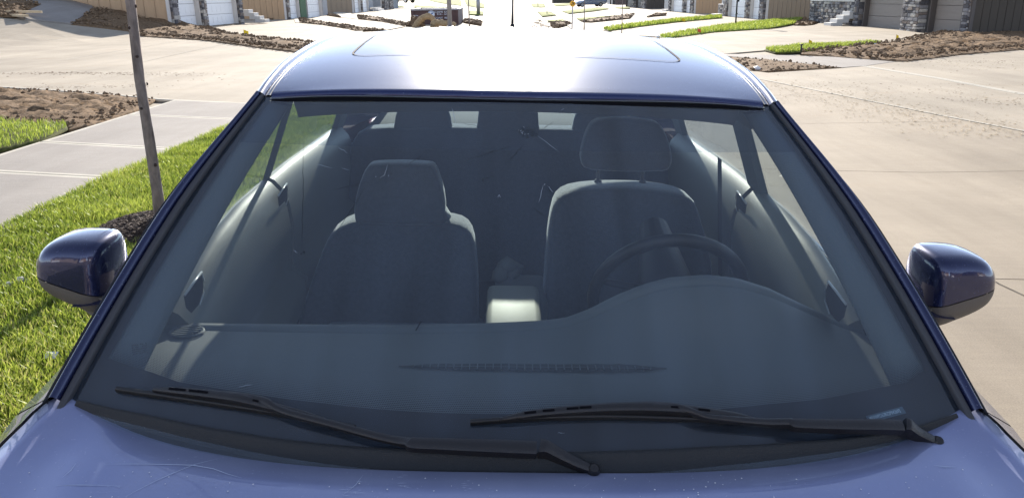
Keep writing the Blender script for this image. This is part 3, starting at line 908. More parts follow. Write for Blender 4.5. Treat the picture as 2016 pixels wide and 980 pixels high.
# roof
def rzc(y): d = y - 1.67; return 1.352 + .207 * d - .112 * d * d if d < .924 else 1.352 + .09564 - .045 * (d - .924) ** 2
rails = spline([tuple(WE(1.0))] + RPATH, 6)
def rail(y):
    ys_ = [p.y for p in rails]
    return interp(ys_, [p.x for p in rails], y), interp(ys_, [p.z for p in rails], y)
def RS(u, y, off=0):
    x, z = rail(y); zc = rzc(y)
    return Vector((u * (x - .004), y, zc - (zc - z - .004) * (.55 * u * u + .45 * u ** 4) + off))
def rfront(u): return 1.672 + .046 * u * u
rm = MB()
UU = [-1 + 2 * i / 36 for i in range(37)]
rows = [[RS(u, rfront(u) - .001, -.010) + Vector((0, .002, 0)) for u in UU], [RS(u, rfront(u) + .001, -.004) for u in UU], [RS(u, rfront(u) + .005, -.0008) for u in UU]]
for v in [.01, .03, .06, .1, .16, .23, .31, .4, .5, .6, .7, .8, .9, 1.0]:
    rows.append([RS(u, lerp(rfront(u), 3.36 + .05 * (1 - u * u), v)) for u in UU])
rm.grid(rows)
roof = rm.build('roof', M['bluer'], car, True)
hm = MB()
for (a0, a1, o0, o1, mi) in ((-.024, -.019, -.010, .001, 1), (-.019, -.013, .004, .005, 0), (-.013, -.008, .001, .000, 1), (-.008, .004, .000, -.003, 1)):
    hm.grid([[RS(u, rfront(u) + a0 + .004) * 1 + Vector((0, 0, -.011 + o0 * .6)) for u in [q * .992 for q in UU]], [RS(u, rfront(u) + a1 + .004) + Vector((0, 0, -.011 + o1 * .6)) for u in [q * .992 for q in UU]]], mi)
hm.build('header_moulding', None, car, True, [M['grey'], M['seam']])

def ribbon(mb, pts, w, nrm, off=.0008, mi=0, closed=False, taper=False):
    pts = [Vector(p) for p in pts]; rows = []
    n_ = len(pts)
    for i, p in enumerate(pts):
        a = pts[(i - 1) % n_] if closed else pts[max(0, i - 1)]; b = pts[(i + 1) % n_] if closed else pts[min(n_ - 1, i + 1)]
        nn = nrm(p) if callable(nrm) else nrm
        sd = (b - a).cross(nn).normalized() * w / 2
        if taper: sd = sd * (1 - abs(2 * i / (n_ - 1) - 1) ** 2 + .15)
        rows.append([p - sd + nn * off, p + sd + nn * off])
    if closed: rows.append(rows[0])
    mb.grid(rows, mi)
# sunroof panel outline
def rrect(x0, x1, y0, y1, r, n=6):
    out = []
    for cx_, cy0, a0 in ((x1 - r, y1 - r, 0), (x0 + r, y1 - r, 90), (x0 + r, y0 + r, 180), (x1 - r, y0 + r, 270)):
        for k in range(n + 1):
            a = R(a0 + 90 * k / n); out.append((cx_ + r * math.cos(a), cy0 + r * math.sin(a)))
    return out
def dens(P, step):
    out = []
    for i in range(len(P)):
        a, b = Vector(P[i]), Vector(P[(i + 1) % len(P)]); k = max(1, int((b - a).length / step))
        for j in range(k): out.append(tuple(a.lerp(b, j / k)))
    return out
def onroof(x, y, off=0): return RS(x / (rail(y)[0] - .004), y, off)
pts = [onroof(x, y) for x, y in dens(rrect(-.425, .425, 2.005, 2.55, .05), .03)]
sm = MB(); ribbon(sm, pts, .005, Vector((0, -.1, 1)), .0012, 0, True)
sm.build('sunroof_seam', M['seam'], roof)
an = MB(); an.tube([(.0, 3.16, 1.42), (.0, 3.14, 1.445)], [.014, .007], 10); b0 = Vector((0, 3.14, 1.45)); b1 = Vector((.0, 3.30, 1.95))
an.tube([b0, b0.lerp(b1, .1), b1], [.005, .0035, .002], 8)
an.build('aerial', M['black'], car, True)

# bonnet
def xb(y): return interp([-.45, .3, .85, 1.0, 1.06, 1.11, 1.3, 2.2, 3.1, 3.6, 4.15], [.70, .785, .80, .787, .768, .744, .745, .75, .74, .72, .64], y)
def zb(y): return interp([-.45, .0, .5, .85, 1.0, 1.06, 1.11, 1.3, 1.9, 2.6, 3.3, 3.8, 4.15], [.665, .765, .832, .866, .884, .900, .924, .945, .985, .992, .990, .978, .94], y)
def hrear(x): return Vector((x, .966 + .152 * (abs(x) / .742) ** 2.3, .889 - .101 * x * x + .305 * x ** 4))
def HS(u, v):
    vv = v ** 1.35
    xr = u * .742; rp = hrear(xr)
    yf = -.50 + .24 * u * u
    y = lerp(rp.y, yf, vv)
    xe = xb(min(1.108, max(-.45, lerp(1.108, yf, vv))))
    x = u * (xe - .003)
    d = .966 - y
    zc = .889 - .022 * d - .075 * d * d
    ze = zb(y if abs(u) < .999 else y) 
    au = abs(u)
    z = zc + (min(ze, 1.0) - zc) * (au ** 3.2)
    # keep the upswept rear corners local to the cowl edge
    w = math.exp(-(rp.y - y) / .05)
    z = lerp(z, rp.z, w)
    # raised middle with a soft crease on either side, running out at the rear corners
    cr = interp([0, .10, .3, 1], [.93, .86, .80, .62], v)
    z += .012 * sstep(cr + .07, cr - .05, au) * sstep(0, .12, v)
    return Vector((x, y, z))
UH = [-1 + 2 * i / 64 for i in range(65)]
VH = [0, .006, .014, .03, .05, .075, .1, .13, .17, .21, .26, .32, .38, .45, .53, .62, .72, .82, .92, 1.0]
hb = MB()
rows = [[HS(u, 0) + Vector((0, .006, -.016)) for u in UH], [HS(u, 0) + Vector((0, .004, -.006)) for u in UH], [HS(u, 0) + Vector((0, .001, -.001)) for u in UH]] + [[HS(u, v) for u in UH] for v in VH[1:]]
hb.grid(rows)
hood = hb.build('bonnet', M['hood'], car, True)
sol = hood.modifiers.new('thickness', 'SOLIDIFY'); sol.thickness = .0012; sol.offset = -1
for sg in (-1, 1):
    sl_ = MB(); ribbon(sl_, [HS(sg * .9985, v) + Vector((sg * .003, 0, .001)) for v in [.02 * k for k in range(1, 46)]], .007, Vector((0, 0, 1)), .0006)
    sl_.build('shut_line', M['seam'], hood)
# scratches in the bonnet
def onhood(px, py):
    o, d = cray(px, py); u, v = 0.0, .1
    for _ in range(80):
        p = HS(u, v); ds = (HS(u + .004, v) - HS(u - .004, v)) / .008; dt = (HS(u, v + .004) - HS(u, max(0, v - .004))) / (.004 + min(v, .004))
        n_ = ds.cross(dt); k = n_.dot(p - o) / n_.dot(d); q = o + d * k - p
        u += .6 * q.dot(ds) / ds.dot(ds); v = max(.0005, v + .6 * q.dot(dt) / dt.dot(dt))
        u = max(-1, min(1, u))
    return HS(u, v)
def scr(pix, w):
    mb = MB(); ribbon(mb, [onhood(*p) for p in pix], w, Vector((0, -.05, 1)), .0012, 0, False, True); return mb.build('scratch', M['scratch'], hood)
for pix, w in (([(205, 914), (260, 913.5), (320, 914.5), (380, 916), (420, 923), (450, 934), (476, 941)], .0011), ([(245, 979), (300, 950), (340, 932), (385, 914), (430, 903)], .0010),
               ([(110, 956), (160, 955), (230, 956)], .0010), ([(122, 941), (140, 926), (150, 912)], .0010), ([(113, 926), (131, 909)], .0009),
               ([(1838, 916), (1860, 919), (1882, 919.5)], .0012), ([(675, 975), (700, 955), (715, 935)], .0008), ([(190, 970), (235, 968)], .0008), ([(1146, 962), (1160, 952)], .0012)):
    scr(pix, w)
for i in range(26):
    cx0, cy0, sx_ = random.choice(((215, 958, 16), (905, 955, 12), (790, 950, 8), (690, 962, 14)))
    px, py = random.gauss(cx0, sx_), random.gauss(cy0, 9); l = random.uniform(5, 22)
    scr([(px, py), (px + l * .5, py - .3), (px + l, py - random.uniform(-.5, 1))], random.uniform(.0004, .0008))
sp = MB()
for i in range(170):
    px, py = random.uniform(30, 1980), random.uniform(905, 990)
    if py < 940 + .00004 * (px - 1027) ** 2 * -1 * .6: continue
    p = onhood(px, py) if i < 110 else HS(random.uniform(-.9, .9), random.uniform(.03, .9))
    r_ = random.uniform(.0004, .0014); a = random.uniform(0, 6.28); e = random.uniform(.3, 1)
    q = [Vector((math.cos(a + k * 1.257) * r_ * (e if k % 2 else 1), math.sin(a + k * 1.257) * r_, .0013)) for k in range(5)]
    sp.add([p + w for w in q], [(0, 1, 2, 3, 4)])
o = sp.build('bird_specks', M['pale'], hood); o['kind'] = 'stuff'

# scuttle panel between bonnet and glass
cw = [hitw(*p) for p in ((160, 792), (300, 820), (450, 850), (600, 872), (750, 884), (880, 890), (1100, 892), (1250, 888), (1400, 881), (1550, 873), (1690, 863), (1800, 842), (1890, 813))]
cs = [p[0] for p in cw]; ct = [p[1] for p in cw]
def ctop(s): return interp(cs, ct, s)
cm = MB(); SC2 = [-1.0 + 2.0 * i / 60 for i in range(61)]
rows = []
for k, (f, up) in enumerate(((0, -.004), (0, .006), (.03, .011), (.12, .009), (.5, -.006), (1.0, -.02))):
    r_ = []
    for s in SC2:
        a = WS(s, ctop(s), 0); h = hrear(max(-.735, min(.735, s * .742))) + Vector((0, -.03, -.022))
        r_.append(a.lerp(h, f) + WN * up)
    rows.append(r_)
cm.grid(rows)
cm.build('scuttle_panel', M['cowl'], car, True)

# wipers: arm, blade with its carrier, and pivot cap
def along(pix, off, lift=0): return [WS(*hitw(*p, lift), off) for p in pix]
def strip3(mb, pts, widths, h0, h1):
    """a bar with real height on the glass: widths across, h0..h1 above it"""
    rows = []
    for i, p in enumerate(pts):
        a = pts[max(0, i - 1)]; b = pts[min(len(pts) - 1, i + 1)]
        sd = (b - a).cross(WN).normalized() * (widths[i] / 2)
        lo = h0[i] if isinstance(h0, list) else h0; hi = h1[i] if isinstance(h1, list) else h1
        rows.append([p - sd + WN * lo, p - sd + WN * (hi - .002), p - sd * .5 + WN * hi, p + sd * .5 + WN * hi, p + sd + WN * (hi - .002), p + sd + WN * lo])
    mb.grid(rows, close=True)
    n_ = len(rows); mb.f.append(tuple(range(len(mb.v) - 6, len(mb.v)))); mb.m.append(0)
    mb.f.append(tuple(len(mb.v) - 6 * n_ + i for i in range(6))); mb.m.append(0)
def wiper(blade_px, carrier_px, arm_px, arm_w, piv):
    w = MB()
    A = spline(along(arm_px, .004, .024), 5)
    n_ = len(A)
    ww = [interp([0, 1], [0, 1], i / (n_ - 1)) for i in range(n_)]
    ww = [interp([k / (len(arm_w) - 1) for k in range(len(arm_w))], arm_w, i / (n_ - 1)) for i in range(n_)]
    strip3(w, A, ww, .013, [interp([0, .08, .36, .42, .75, 1], [.033, .034, .030, .024, .024, .018], i / (n_ - 1)) for i in range(n_)])
    arm = autosmooth(w.build('wiper', M['blade'], car), 50)
    b = MB()
    B = spline(along(blade_px, 0, .006), 6); n_ = len(B)
    strip3(b, B, [.007] * n_, .0015, .012)
    autosmooth(b.build('rubber_blade', M['black'], arm), 50)
    c = MB(); C_ = spline(along(carrier_px, 0, .018), 6); n_ = len(C_)
    strip3(c, C_, [interp([0, .12, .5, .88, 1], [.006, .010, .014, .010, .006], i / (n_ - 1)) for i in range(n_)], .011, [interp([0, .15, .5, .85, 1], [.016, .021, .029, .021, .016], i / (n_ - 1)) for i in range(n_)])
    car_ = autosmooth(c.build('blade_carrier', M['blade'], arm), 50)
    for f in (.18, .24, .30, .36, .62, .70):
        i = int(f * (n_ - 1)); p = C_[i]; t_ = (C_[i + 1] - C_[i]).normalized(); rot = Matrix((t_, t_.cross(WN) * -1, WN)).transposed()
        sl = MB(); sl.box(p + WN * interp([0, .15, .5, .85, 1], [.0166, .0215, .0292, .0215, .0166], f), (.018, .0035, .0012), rot); sl.build('carrier_slot', M['seam'], arm)
    return arm
arm1 = wiper([(230, 766), (300, 776), (450, 798), (600, 822), (700, 842)], [(300, 763), (370, 771), (470, 786), (560, 806), (640, 824)],
      [(1056, 886), (1000, 884), (930, 881), (870, 878), (812, 875), (800, 870), (740, 857), (650, 833), (570, 812), (540, 800), (522, 789), (490, 781), (440, 775), (400, 773)], [.020, .020, .019, .018, .017, .012, .011, .010, .010, .010, .011, .012, .013, .010], 0)
arm2 = wiper([(926, 831), (1050, 823), (1200, 820), (1350, 824), (1450, 829), (1560, 838)], [(985, 823), (1060, 812), (1200, 804), (1330, 806), (1430, 815), (1490, 823)],
      [(1772, 842), (1720, 841), (1660, 840), (1565, 837), (1552, 833), (1480, 828), (1400, 821), (1375, 814), (1350, 805), (1325, 799), (1270, 796), (1220, 799)], [.018, .018, .017, .015, .011, .010, .009, .009, .010, .011, .013, .009], 0)
for a_, W_ in ((arm1, [(1170, 921), (1140, 911), (1105, 897), (1078, 886), (1062, 883)]), (arm2, [(1850, 866), (1830, 860), (1805, 851), (1788, 844), (1777, 840)])):
    k = MB(); Q = spline(along(W_, .002, .020), 3); n_ = len(Q)
    strip3(k, Q, [interp([0, .5, 1], [.011, .015, .021], i / (n_ - 1)) for i in range(n_)], .004, [interp([0, .4, .8, 1], [.016, .024, .036, .033], i / (n_ - 1)) for i in range(n_)])
    autosmooth(k.build('arm_base', M['blade'], a_), 50)
    q = WS(*hitw(W_[0][0], W_[0][1] - 1, .022), .012); k = MB(); k.tube([q - WN * .012, q + WN * .004, q + WN * .010], [.010, .010, .006], 12); autosmooth(k.build('pivot_cap', M['blade'], a_), 40)

# cracks in the windscreen
def star(cpx, arms, nchip, rad, parent=wind, light=.12):
    cr = None
    for (pix, dark) in arms:
        P = along(pix, .0008); Q = []
        for i in range(len(P) - 1):
            for k in range(5):
                t = k / 5; Q.append(P[i].lerp(P[i + 1], t) + Vector((random.uniform(-1, 1), 0, random.uniform(-1, 1))) * .0010)
        Q.append(P[-1]); mb = MB()
        ribbon(mb, Q, .0009 if dark else .0008, WN, .0006, 0, False, True)
        mb.build('crack', M['crackd' if dark else 'crackw'], parent)
    c = WS(*hitw(*cpx), .0009); mb = MB()
    e1 = Vector((1, 0, 0)); e2 = Vector((0, .832, .555))
    for i in range(nchip):
        a = random.uniform(0, 6.28); r_ = rad * math.sqrt(random.random()); p = c + e1 * math.cos(a) * r_ * 1.25 + e2 * math.sin(a) * r_
        b = random.uniform(0, 6.28); l = random.uniform(.002, .007)
        q = p + (e1 * math.cos(b) + e2 * math.sin(b)) * l
        ribbon(mb, [p, p.lerp(q, .5), q], random.uniform(.0007, .0015), WN, .0006, 1 if random.random() < light else 0, False, True)
    o = mb.build('shattered_spot', None, parent, False, [M['crackd'], M['crackw']]); o['kind'] = 'stuff'
star((1040, 261), [([(1058, 268), (1100, 300)], 0), ([(1020, 283), (960, 302), (905, 320)], 1), ([(1030, 286), (1000, 320)], 1), ([(1058, 262), (1090, 240)], 1), ([(905, 243), (948, 250)], 1), ([(1104, 219), (1110, 215)], 0), ([(890, 214), (897, 245)], 0)], 120, .016)
star((765, 345), [([(764, 325), (757, 345), (748, 352)], 0), ([(786, 338), (815, 318), (838, 298)], 1), ([(725, 360), (700, 400), (655, 470)], 1), ([(624, 324), (655, 332)], 0), ([(665, 290), (686, 303)], 0), ([(672, 332), (688, 336)], 0), ([(740, 355), (700, 365), (655, 375)], 1)], 16, .020)
star((1072, 368), [([(1078, 366), (1090, 380)], 0), ([(1070, 365), (1060, 400)], 0), ([(1095, 388), (1108, 396)], 1), ([(1045, 405), (1080, 432)], 1)], 12, .014)
star((946, 356), [([(952, 352), (975, 345)], 1), ([(980, 390), (983, 385), (985, 389)], 0)], 6, .006)
star((596, 498), [([(598, 255), (597, 340), (596, 420), (594, 495)], 1), ([(578, 493), (586, 499)], 0)], 6, .006)
star((1105, 851), [([(1098, 852), (1112, 852)], 0)], 3, .003)
star((480, 760), [([(470, 761), (496, 757)], 0)], 3, .003)
em = MB()
for k in range(5):
    for j in range(9):
        if random.random() < .8:
            p = WS(*hitw(258 + j * 3.4 + k * .6, 676 + k * 4.2 - j * .55), -.006); em.box(p, (.0022, .001, .0016))
em.build('glass_marking', M['crackd'], wind)
# identification plate under the glass on the driver's side
p0, p1 = WS(*hitw(1713, 823), -.0022), WS(*hitw(1777, 806), -.0022)
ex = (p1 - p0).normalized(); ez = WN.cross(ex).normalized() * 1; 
if ez.z < 0: ez = -ez
en = ex.cross(ez)
pm = MB(); c = (p0 + p1) / 2; L_ = (p1 - p0).length * 1.12
pm.box((0, 0, 0), (L_, .012, .001), None); 
plate = pm.build('identification_plate', M['plate'], car)
rotp = Matrix((ex, ez, en)).transposed().to_4x4(); rotp.translation = c
plate.matrix_local = rotp
def lettering(name, body, size, material, parent, mtx, sx=1.0, align='CENTER'):
    cu = bpy.data.curves.new(name, 'FONT'); cu.body = body; cu.size = size; cu.align_x = align; cu.align_y = 'CENTER'; cu.extrude = .0002
    cu.resolution_u = 2
    t = bpy.data.objects.new(name, cu); COL.objects.link(t)
    dg = bpy.context.evaluated_depsgraph_get()
    me = bpy.data.meshes.new_from_object(t.evaluated_get(dg)); me.name = name
    COL.objects.unlink(t); bpy.data.objects.remove(t)
    me.materials.clear(); me.materials.append(material)
    for v in me.vertices: v.co.x *= sx
    o = bpy.data.objects.new(name, me); COL.objects.link(o); o.parent = parent; o.matrix_local = mtx
    return o
w0 = L_ / 1.12 * .94
t_ = lettering('stamped_number', 'WVWPD63B32P042692', .0085, M['text'], plate, Matrix.Translation((-.002, 0, .0009)))
bw = max(v.co.x for v in t_.data.vertices) - min(v.co.x for v in t_.data.vertices)
for v in t_.data.vertices: v.co.x *= w0 / bw

# ------------------------------------------------------------------ body sides
def xs(y): return interp([-.5, -.2, .3, .9, 3.2, 3.8, 4.15], [.70, .80, .862, .872, .872, .84, .76], y)
def zlow(y):
    z = .24
    for yw in (.42, 3.12):
        d = abs(y - yw)
        if d < .36: z = max(z, .31 + math.sqrt(.36 ** 2 - d * d))
    return z
def bodyprof(y):
    b, zt, o_ = xb(y), zb(y), xs(y)
    zl = zlow(y)
    P = [(b + .002, zt - .010), (b + .003, zt - .002), (b + .013, zt - .004), (b + .030, zt - .014), (lerp(b, o_, .64), zt - .043), (o_ - .010, zt - .100), (o_, zt - .17), (o_ + .003, .66), (o_ + .002, .62), (o_ + .010, .605), (o_ + .010, .55), (o_ + .002, .53), (o_ - .004, .40), (o_ - .03, .24)]
    return [(x, max(z, zl)) for x, z in P]
def panel(name, ya, yb, material, sg, parent=car):
    mb = MB(); n_ = max(6, int((yb - ya) / .03))
    rows = []
    for i in range(n_ + 1):
        y = lerp(ya, yb, i / n_)
        rows.append([Vector((sg * x, y, z)) for x, z in bodyprof(y)])
    mb.grid(rows, flip=sg > 0)
    return autosmooth(mb.build(name, material, parent), 40)
for sg in (-1, 1):
    panel('fender', -.46, 1.118, M['blue'], sg)
    fd = panel('front_door', 1.124, 2.17, M['blue'], sg)
    rd = panel('rear_door', 2.176, 3.10, M['blue'], sg)
    panel('quarter_panel', 3.106, 4.12, M['blue'], sg)
    for dd, yh in ((fd, 2.02), (rd, 2.95)):
        h = MB(); h.tube([(sg * .884, yh - .09, .80), (sg * .900, yh - .06, .803), (sg * .902, yh + .04, .803), (sg * .886, yh + .07, .80)], .012, 8)
        h.build('handle', M['blue'], dd, True)
    # side glass, leaning in to the roof rail
    def gl(y, k):
        zt, xt = None, None
        rx, rz = (rail(max(1.74, y))[0] + .026, rail(max(1.74, y))[1] - .012)
        b = Vector((sg * (xb(y) - .014), y, zb(y) - .004))
        if y < 1.72:
            t = (y - 1.102) / .616; e = WE(max(0, min(1, t))); rx, rz = e.x + .055 - .02 * sstep(.5, 1, t), e.z - .022
        return b.lerp(Vector((sg * rx, y, rz)), k)
    for dd, ya, yb in ((fd, 1.24, 2.14), (rd, 2.22, 3.12)):
        g_ = MB(); n_ = 16
        g_.grid([[gl(lerp(ya, yb, i / n_), k / 4) for k in range(5)] for i in range(n_ + 1)], flip=sg > 0)
        g_.build('side_window', M['side'], dd, True)
        bl_ = MB(); bl_.grid([[Vector((sg * (xb(y) + a), y, zb(y) + b)) for a, b in ((-.010, -.006), (-.010, .006), (.001, .008), (.006, .001))] for y in [lerp(ya - .05, yb, i / n_) for i in range(n_ + 1)]], flip=sg > 0)
        bl_.build('belt_seal', M['gloss'], dd, True)
    sr = MB(); rows = []
    for i in range(22):
        y = lerp(1.74, 3.22, i / 21); k0 = lerp(.90, .64 if sg > 0 else .74, sstep(1.74, 2.05, y)); a = gl(y, 1.0); b = gl(y, k0); iw = Vector((-sg, 0, 0))
        rows.append([a + iw * .004, a + iw * .035, b + iw * .022, b + iw * .012 + Vector((0, 0, -.004)), b + iw * .003])
    sr.grid(rows, flip=sg < 0); sr.build('side_rail_trim', M['lining'], car, True)
    # door pillars between the windows
    for ya, yb, dp_ in ((2.10, 2.26, .018), (3.06, 3.22, .018)) if sg > 0 else ((2.16, 2.245, .006), (3.06, 3.22, .018)):
        b_ = MB(); rows = []
        for y, dx in ((ya, 0), (ya + .02, -dp_), (yb - .02, -dp_), (yb, 0)):
            rows.append([gl(y, k / 4) + Vector((sg * (dx + .004), 0, 0)) for k in range(5)])
        b_.grid(rows, close=False); b_.grid([rows[-1], rows[0]])
        b_.build('door_pillar', M['trim'], car)
    cp = MB(); rows = []
    for k in range(9):
        f = k / 8
        a = Vector((sg * .566, 3.30, 1.372)).lerp(Vector((sg * .735, 3.16, .985)), f); b = Vector((sg * .548, 3.36, 1.364)).lerp(Vector((sg * .60, 3.92, .985)), f); mid = (a + b) / 2 + Vector((sg * .03 * math.sin(f * 3.14), 0, 0)) + Vector((sg * .02, 0, 0))
        rows.append([a, mid, b])
    cp.grid(rows, flip=sg > 0); cp.build('rear_pillar', M['blue'], car, True)
    w_ = MB()
    for yw in (.42, 3.12):
        tyre = MB(); tyre.tube([(sg * .68, yw, .31), (sg * .69, yw, .31), (sg * .855, yw, .31), (sg * .868, yw, .31)], [.285, .312, .312, .285], 28)
        ty = autosmooth(tyre.build('wheel', M['rubber'], car), 40)
        rm_ = MB(); rm_.tube([(sg * .860, yw, .31), (sg * .871, yw, .31)], [.21, .205], 24)
        rm_.tube([(sg * .871, yw, .31), (sg * .882, yw, .31)], [.06, .05], 16)
        for q in range(5):
            a = q * 1.2566; rm_.box((sg * .873, yw + math.cos(a) * .12, .31 + math.sin(a) * .12), (.012, .16, .045), Matrix.Rotation(a, 3, 'X'))
        rm_.build('rim', M['rim'], ty)
fl = MB(); fl.box((0, 1.9, .26), (1.60, 4.3, .06)); fl.box((0, 1.16, .55), (1.48, .04, .52)); fl.box((0, 3.35, .62), (1.3, .05, .70)); fl.box((0, 2.0, .32), (1.46, 2.5, .06))
fl.build('floor_pan', M['carpet'], car)
bt = MB(); rows = []
for k, (y, z) in enumerate(((3.90, .985), (4.0, .985), (4.10, .975), (4.16, .94), (4.18, .85), (4.19, .70))):
    rows.append([Vector((u * (.64 if k < 3 else .66), y + .03 * (1 - u * u), z + .012 * (1 - u * u))) for u in [-1 + i / 6 for i in range(13)]])
bt.grid(rows); lid = bt.build('boot_lid', M['blue'], car, True)
for sg in (-1, 1):
    tl_ = MB(); tl_.box((sg * .66, 4.14, .80), (.20, .10, .16), None, 0, .02); tl_.build('tail_lamp', M['redlamp'], car, True)
bp = MB(); rows = []
for z, dy in ((.70, -.02), (.66, .03), (.55, .05), (.40, .03), (.26, -.02)):
    rows.append([Vector((u * .82, 4.22 + dy - .14 * abs(u) ** 3, z)) for u in [-1 + i / 8 for i in range(17)]])
bp.grid(rows); bp.build('rear_bumper', M['blue'], car, True)
bp = MB(); rows = []
for z, dy in ((.62, .02), (.58, -.04), (.48, -.07), (.36, -.05), (.22, .02)):
    rows.append([Vector((u * .82, -.55 + dy + .22 * abs(u) ** 2.4, z)) for u in [-1 + i / 8 for i in range(17)]])
bp.grid(rows, flip=True); bp.build('front_bumper', M['blue'], car, True)
gr_ = MB(); gr_.box((0, -.505, .655), (.62, .05, .09), None, 0, .01); gr = gr_.build('grille', M['black'], car, True)
gb = MB()
for k in range(3): gb.box((0, -.535, .63 + k * .025), (.58, .012, .006))
gb.build('bar', M['chrome'], gr)
for sg in (-1, 1):
    hl = MB(); hl.box((sg * .51, -.44, .66), (.36, .12, .11), Matrix.Rotation(sg * .28, 3, 'Z'), 0, .025); hl.build('headlight', M['lamp'], car, True)
# rear glass
rg = MB(); rows = []
for k in range(7):
    f = k / 6; rows.append([Vector((u * lerp(.54, .60, f), lerp(3.36 + .05 * (1 - u * u), 3.91 + .03 * (1 - u * u), f), lerp(1.372 + .040 * (1 - u * u), .99, f) + .03 * math.sin(f * 3.14))) for u in [-1 + i / 6 for i in range(13)]])
rg.grid(rows); rg.build('rear_window', M['rear'], car, True)

# ------------------------------------------------------------------ door mirrors
def mirror(sg):
    # outline seen from the front, x outward (car right side), z up
    out = [(.800, .995), (.797, 1.02), (.797, 1.055), (.801, 1.074), (.811, 1.086), (.830, 1.090), (.865, 1.091), (.900, 1.088), (.930, 1.079), (.950, 1.063), (.961, 1.042), (.964, 1.018), (.961, .998), (.950, .980), (.930, .964), (.905, .950), (.878, .938), (.845, .924), (.815, .922), (.803, .955)]
    ox = 0.0 if sg < 0 else .012
    out = [(.80 + (px_ - .80) * .865 + ox, (pz_ if pz_ > 1.01 else 1.01 + (pz_ - 1.01) * .86) - (.003 if sg > 0 else 0)) for px_, pz_ in out]
    cx_, cz0 = .872, 1.016
    layers = [(1.390, .45, 0), (1.393, .66, 0), (1.399, .81, 0), (1.409, .91, 0), (1.424, .968, 0), (1.448, 1.0, 0), (1.475, 1.0, 0), (1.498, .985, 0), (1.502, .965, 0)]
    out2 = [Vector((p[0], 0, p[1])) for p in out]
    out2 = spline([tuple(v) for v in out2] + [tuple(out2[0])], 3)[:-1]
    rows = []
    for y, k, dz in layers:
        sk = .022 * max(0, 1 - k) * 0
        rows.append([Vector((sg * (cx_ + (v.x - cx_) * k), y + .10 * (v.x - .885) * .35, cz0 + (v.z - cz0) * k + dz)) for v in out2])
    V = [v for r_ in rows for v in r_]; nc = len(out2)
    Fc = []
    for i in range(len(rows) - 1):
        for j in range(nc): Fc.append((i * nc + j, i * nc + (j + 1) % nc, (i + 1) * nc + (j + 1) % nc, (i + 1) * nc + j))
    Fc.append(tuple(range(nc))); Fc.append(tuple((len(rows) - 1) * nc + j for j in range(nc)))
    A, B = Vector((sg * .97, 1.45, 1.030)), Vector((sg * .85, 1.45, .992))     # line where paint meets plastic
    pn = Vector((-(B.z - A.z) * 1.0, 0, (B.x - A.x)));
    if pn.z < 0: pn = -pn
    parts = []
    for up in (True, False):
        bm = bmesh.new(); vs = [bm.verts.new(v) for v in V]
        for f in Fc:
            try: bm.faces.new([vs[i] for i in f])
            except ValueError: pass
        bmesh.ops.bisect_plane(bm, geom=bm.verts[:] + bm.edges[:] + bm.faces[:], plane_co=A + pn.normalized() * (.0008 if up else -.0012), plane_no=pn, clear_inner=up, clear_outer=not up)
        be = [e for e in bm.edges if e.is_boundary]
        bmesh.ops.recalc_face_normals(bm, faces=bm.faces[:])
        me = bpy.data.meshes.new('m'); bm.to_mesh(me); bm.free()
        parts.append(me)
    o = bpy.data.objects.new('door_mirror', parts[0]); COL.objects.link(o); o.parent = car
    parts[0].materials.append(M['bluec']); autosmooth(o, 60)
    l_ = bpy.data.objects.new('mirror_base', parts[1]); COL.objects.link(l_); l_.parent = o
    parts[1].materials.append(M['housing']); autosmooth(l_, 60)
    st = MB()
    st.grid([[Vector((sg * x, y, z + .012)) for (x, y, z) in r_] for r_ in (
        [(.885, 1.425, .965), (.885, 1.425, .945), (.885, 1.455, .935), (.885, 1.485, .945), (.885, 1.47, .965), (.885, 1.44, .968)],
        [(.84, 1.405, .965), (.84, 1.405, .925), (.84, 1.455, .912), (.84, 1.49, .925), (.84, 1.47, .965), (.84, 1.43, .968)],
        [(.80, 1.392, .966), (.80, 1.392, .900), (.80, 1.455, .892), (.80, 1.49, .915), (.80, 1.47, .968), (.80, 1.42, .972)],
        [(.775, 1.385, .970), (.775, 1.385, .885), (.775, 1.455, .880), (.775, 1.50, .905), (.775, 1.48, .972), (.775, 1.42, .977)],
        [(.745, 1.37, .985), (.745, 1.37, .875), (.745, 1.455, .875), (.745, 1.52, .90), (.745, 1.50, .98), (.745, 1.42, .99)])], close=True)
    autosmooth(st.build('mirror_stem', M['housing'], o), 60)
    ct_ = MB(); ct_.grid([[Vector((sg * x, y, z)) for (x, y, z) in r_] for r_ in (
        [(.865, 1.385, .962), (.862, 1.42, .974), (.85, 1.48, .974)], [(.82, 1.383, .968), (.812, 1.42, .982), (.80, 1.48, .985)], [(.78, 1.38, .974), (.775, 1.42, .984), (.77, 1.49, .986)], [(.745, 1.365, .990), (.745, 1.42, .996), (.745, 1.50, .990)])], flip=sg < 0)
    ct_.build('stem_cap', M['bluec'], o, True)
    gm = MB(); gm.add([Vector((sg * (cx_ + (v.x - cx_) * .9), 1.5045 + .035 * (v.x - .885), cz0 + (v.z - cz0) * .88)) for v in out2], [tuple(range(nc))])
    gm.build('mirror_glass', M['mirror'], o)
for sg in (-1, 1): mirror(sg)

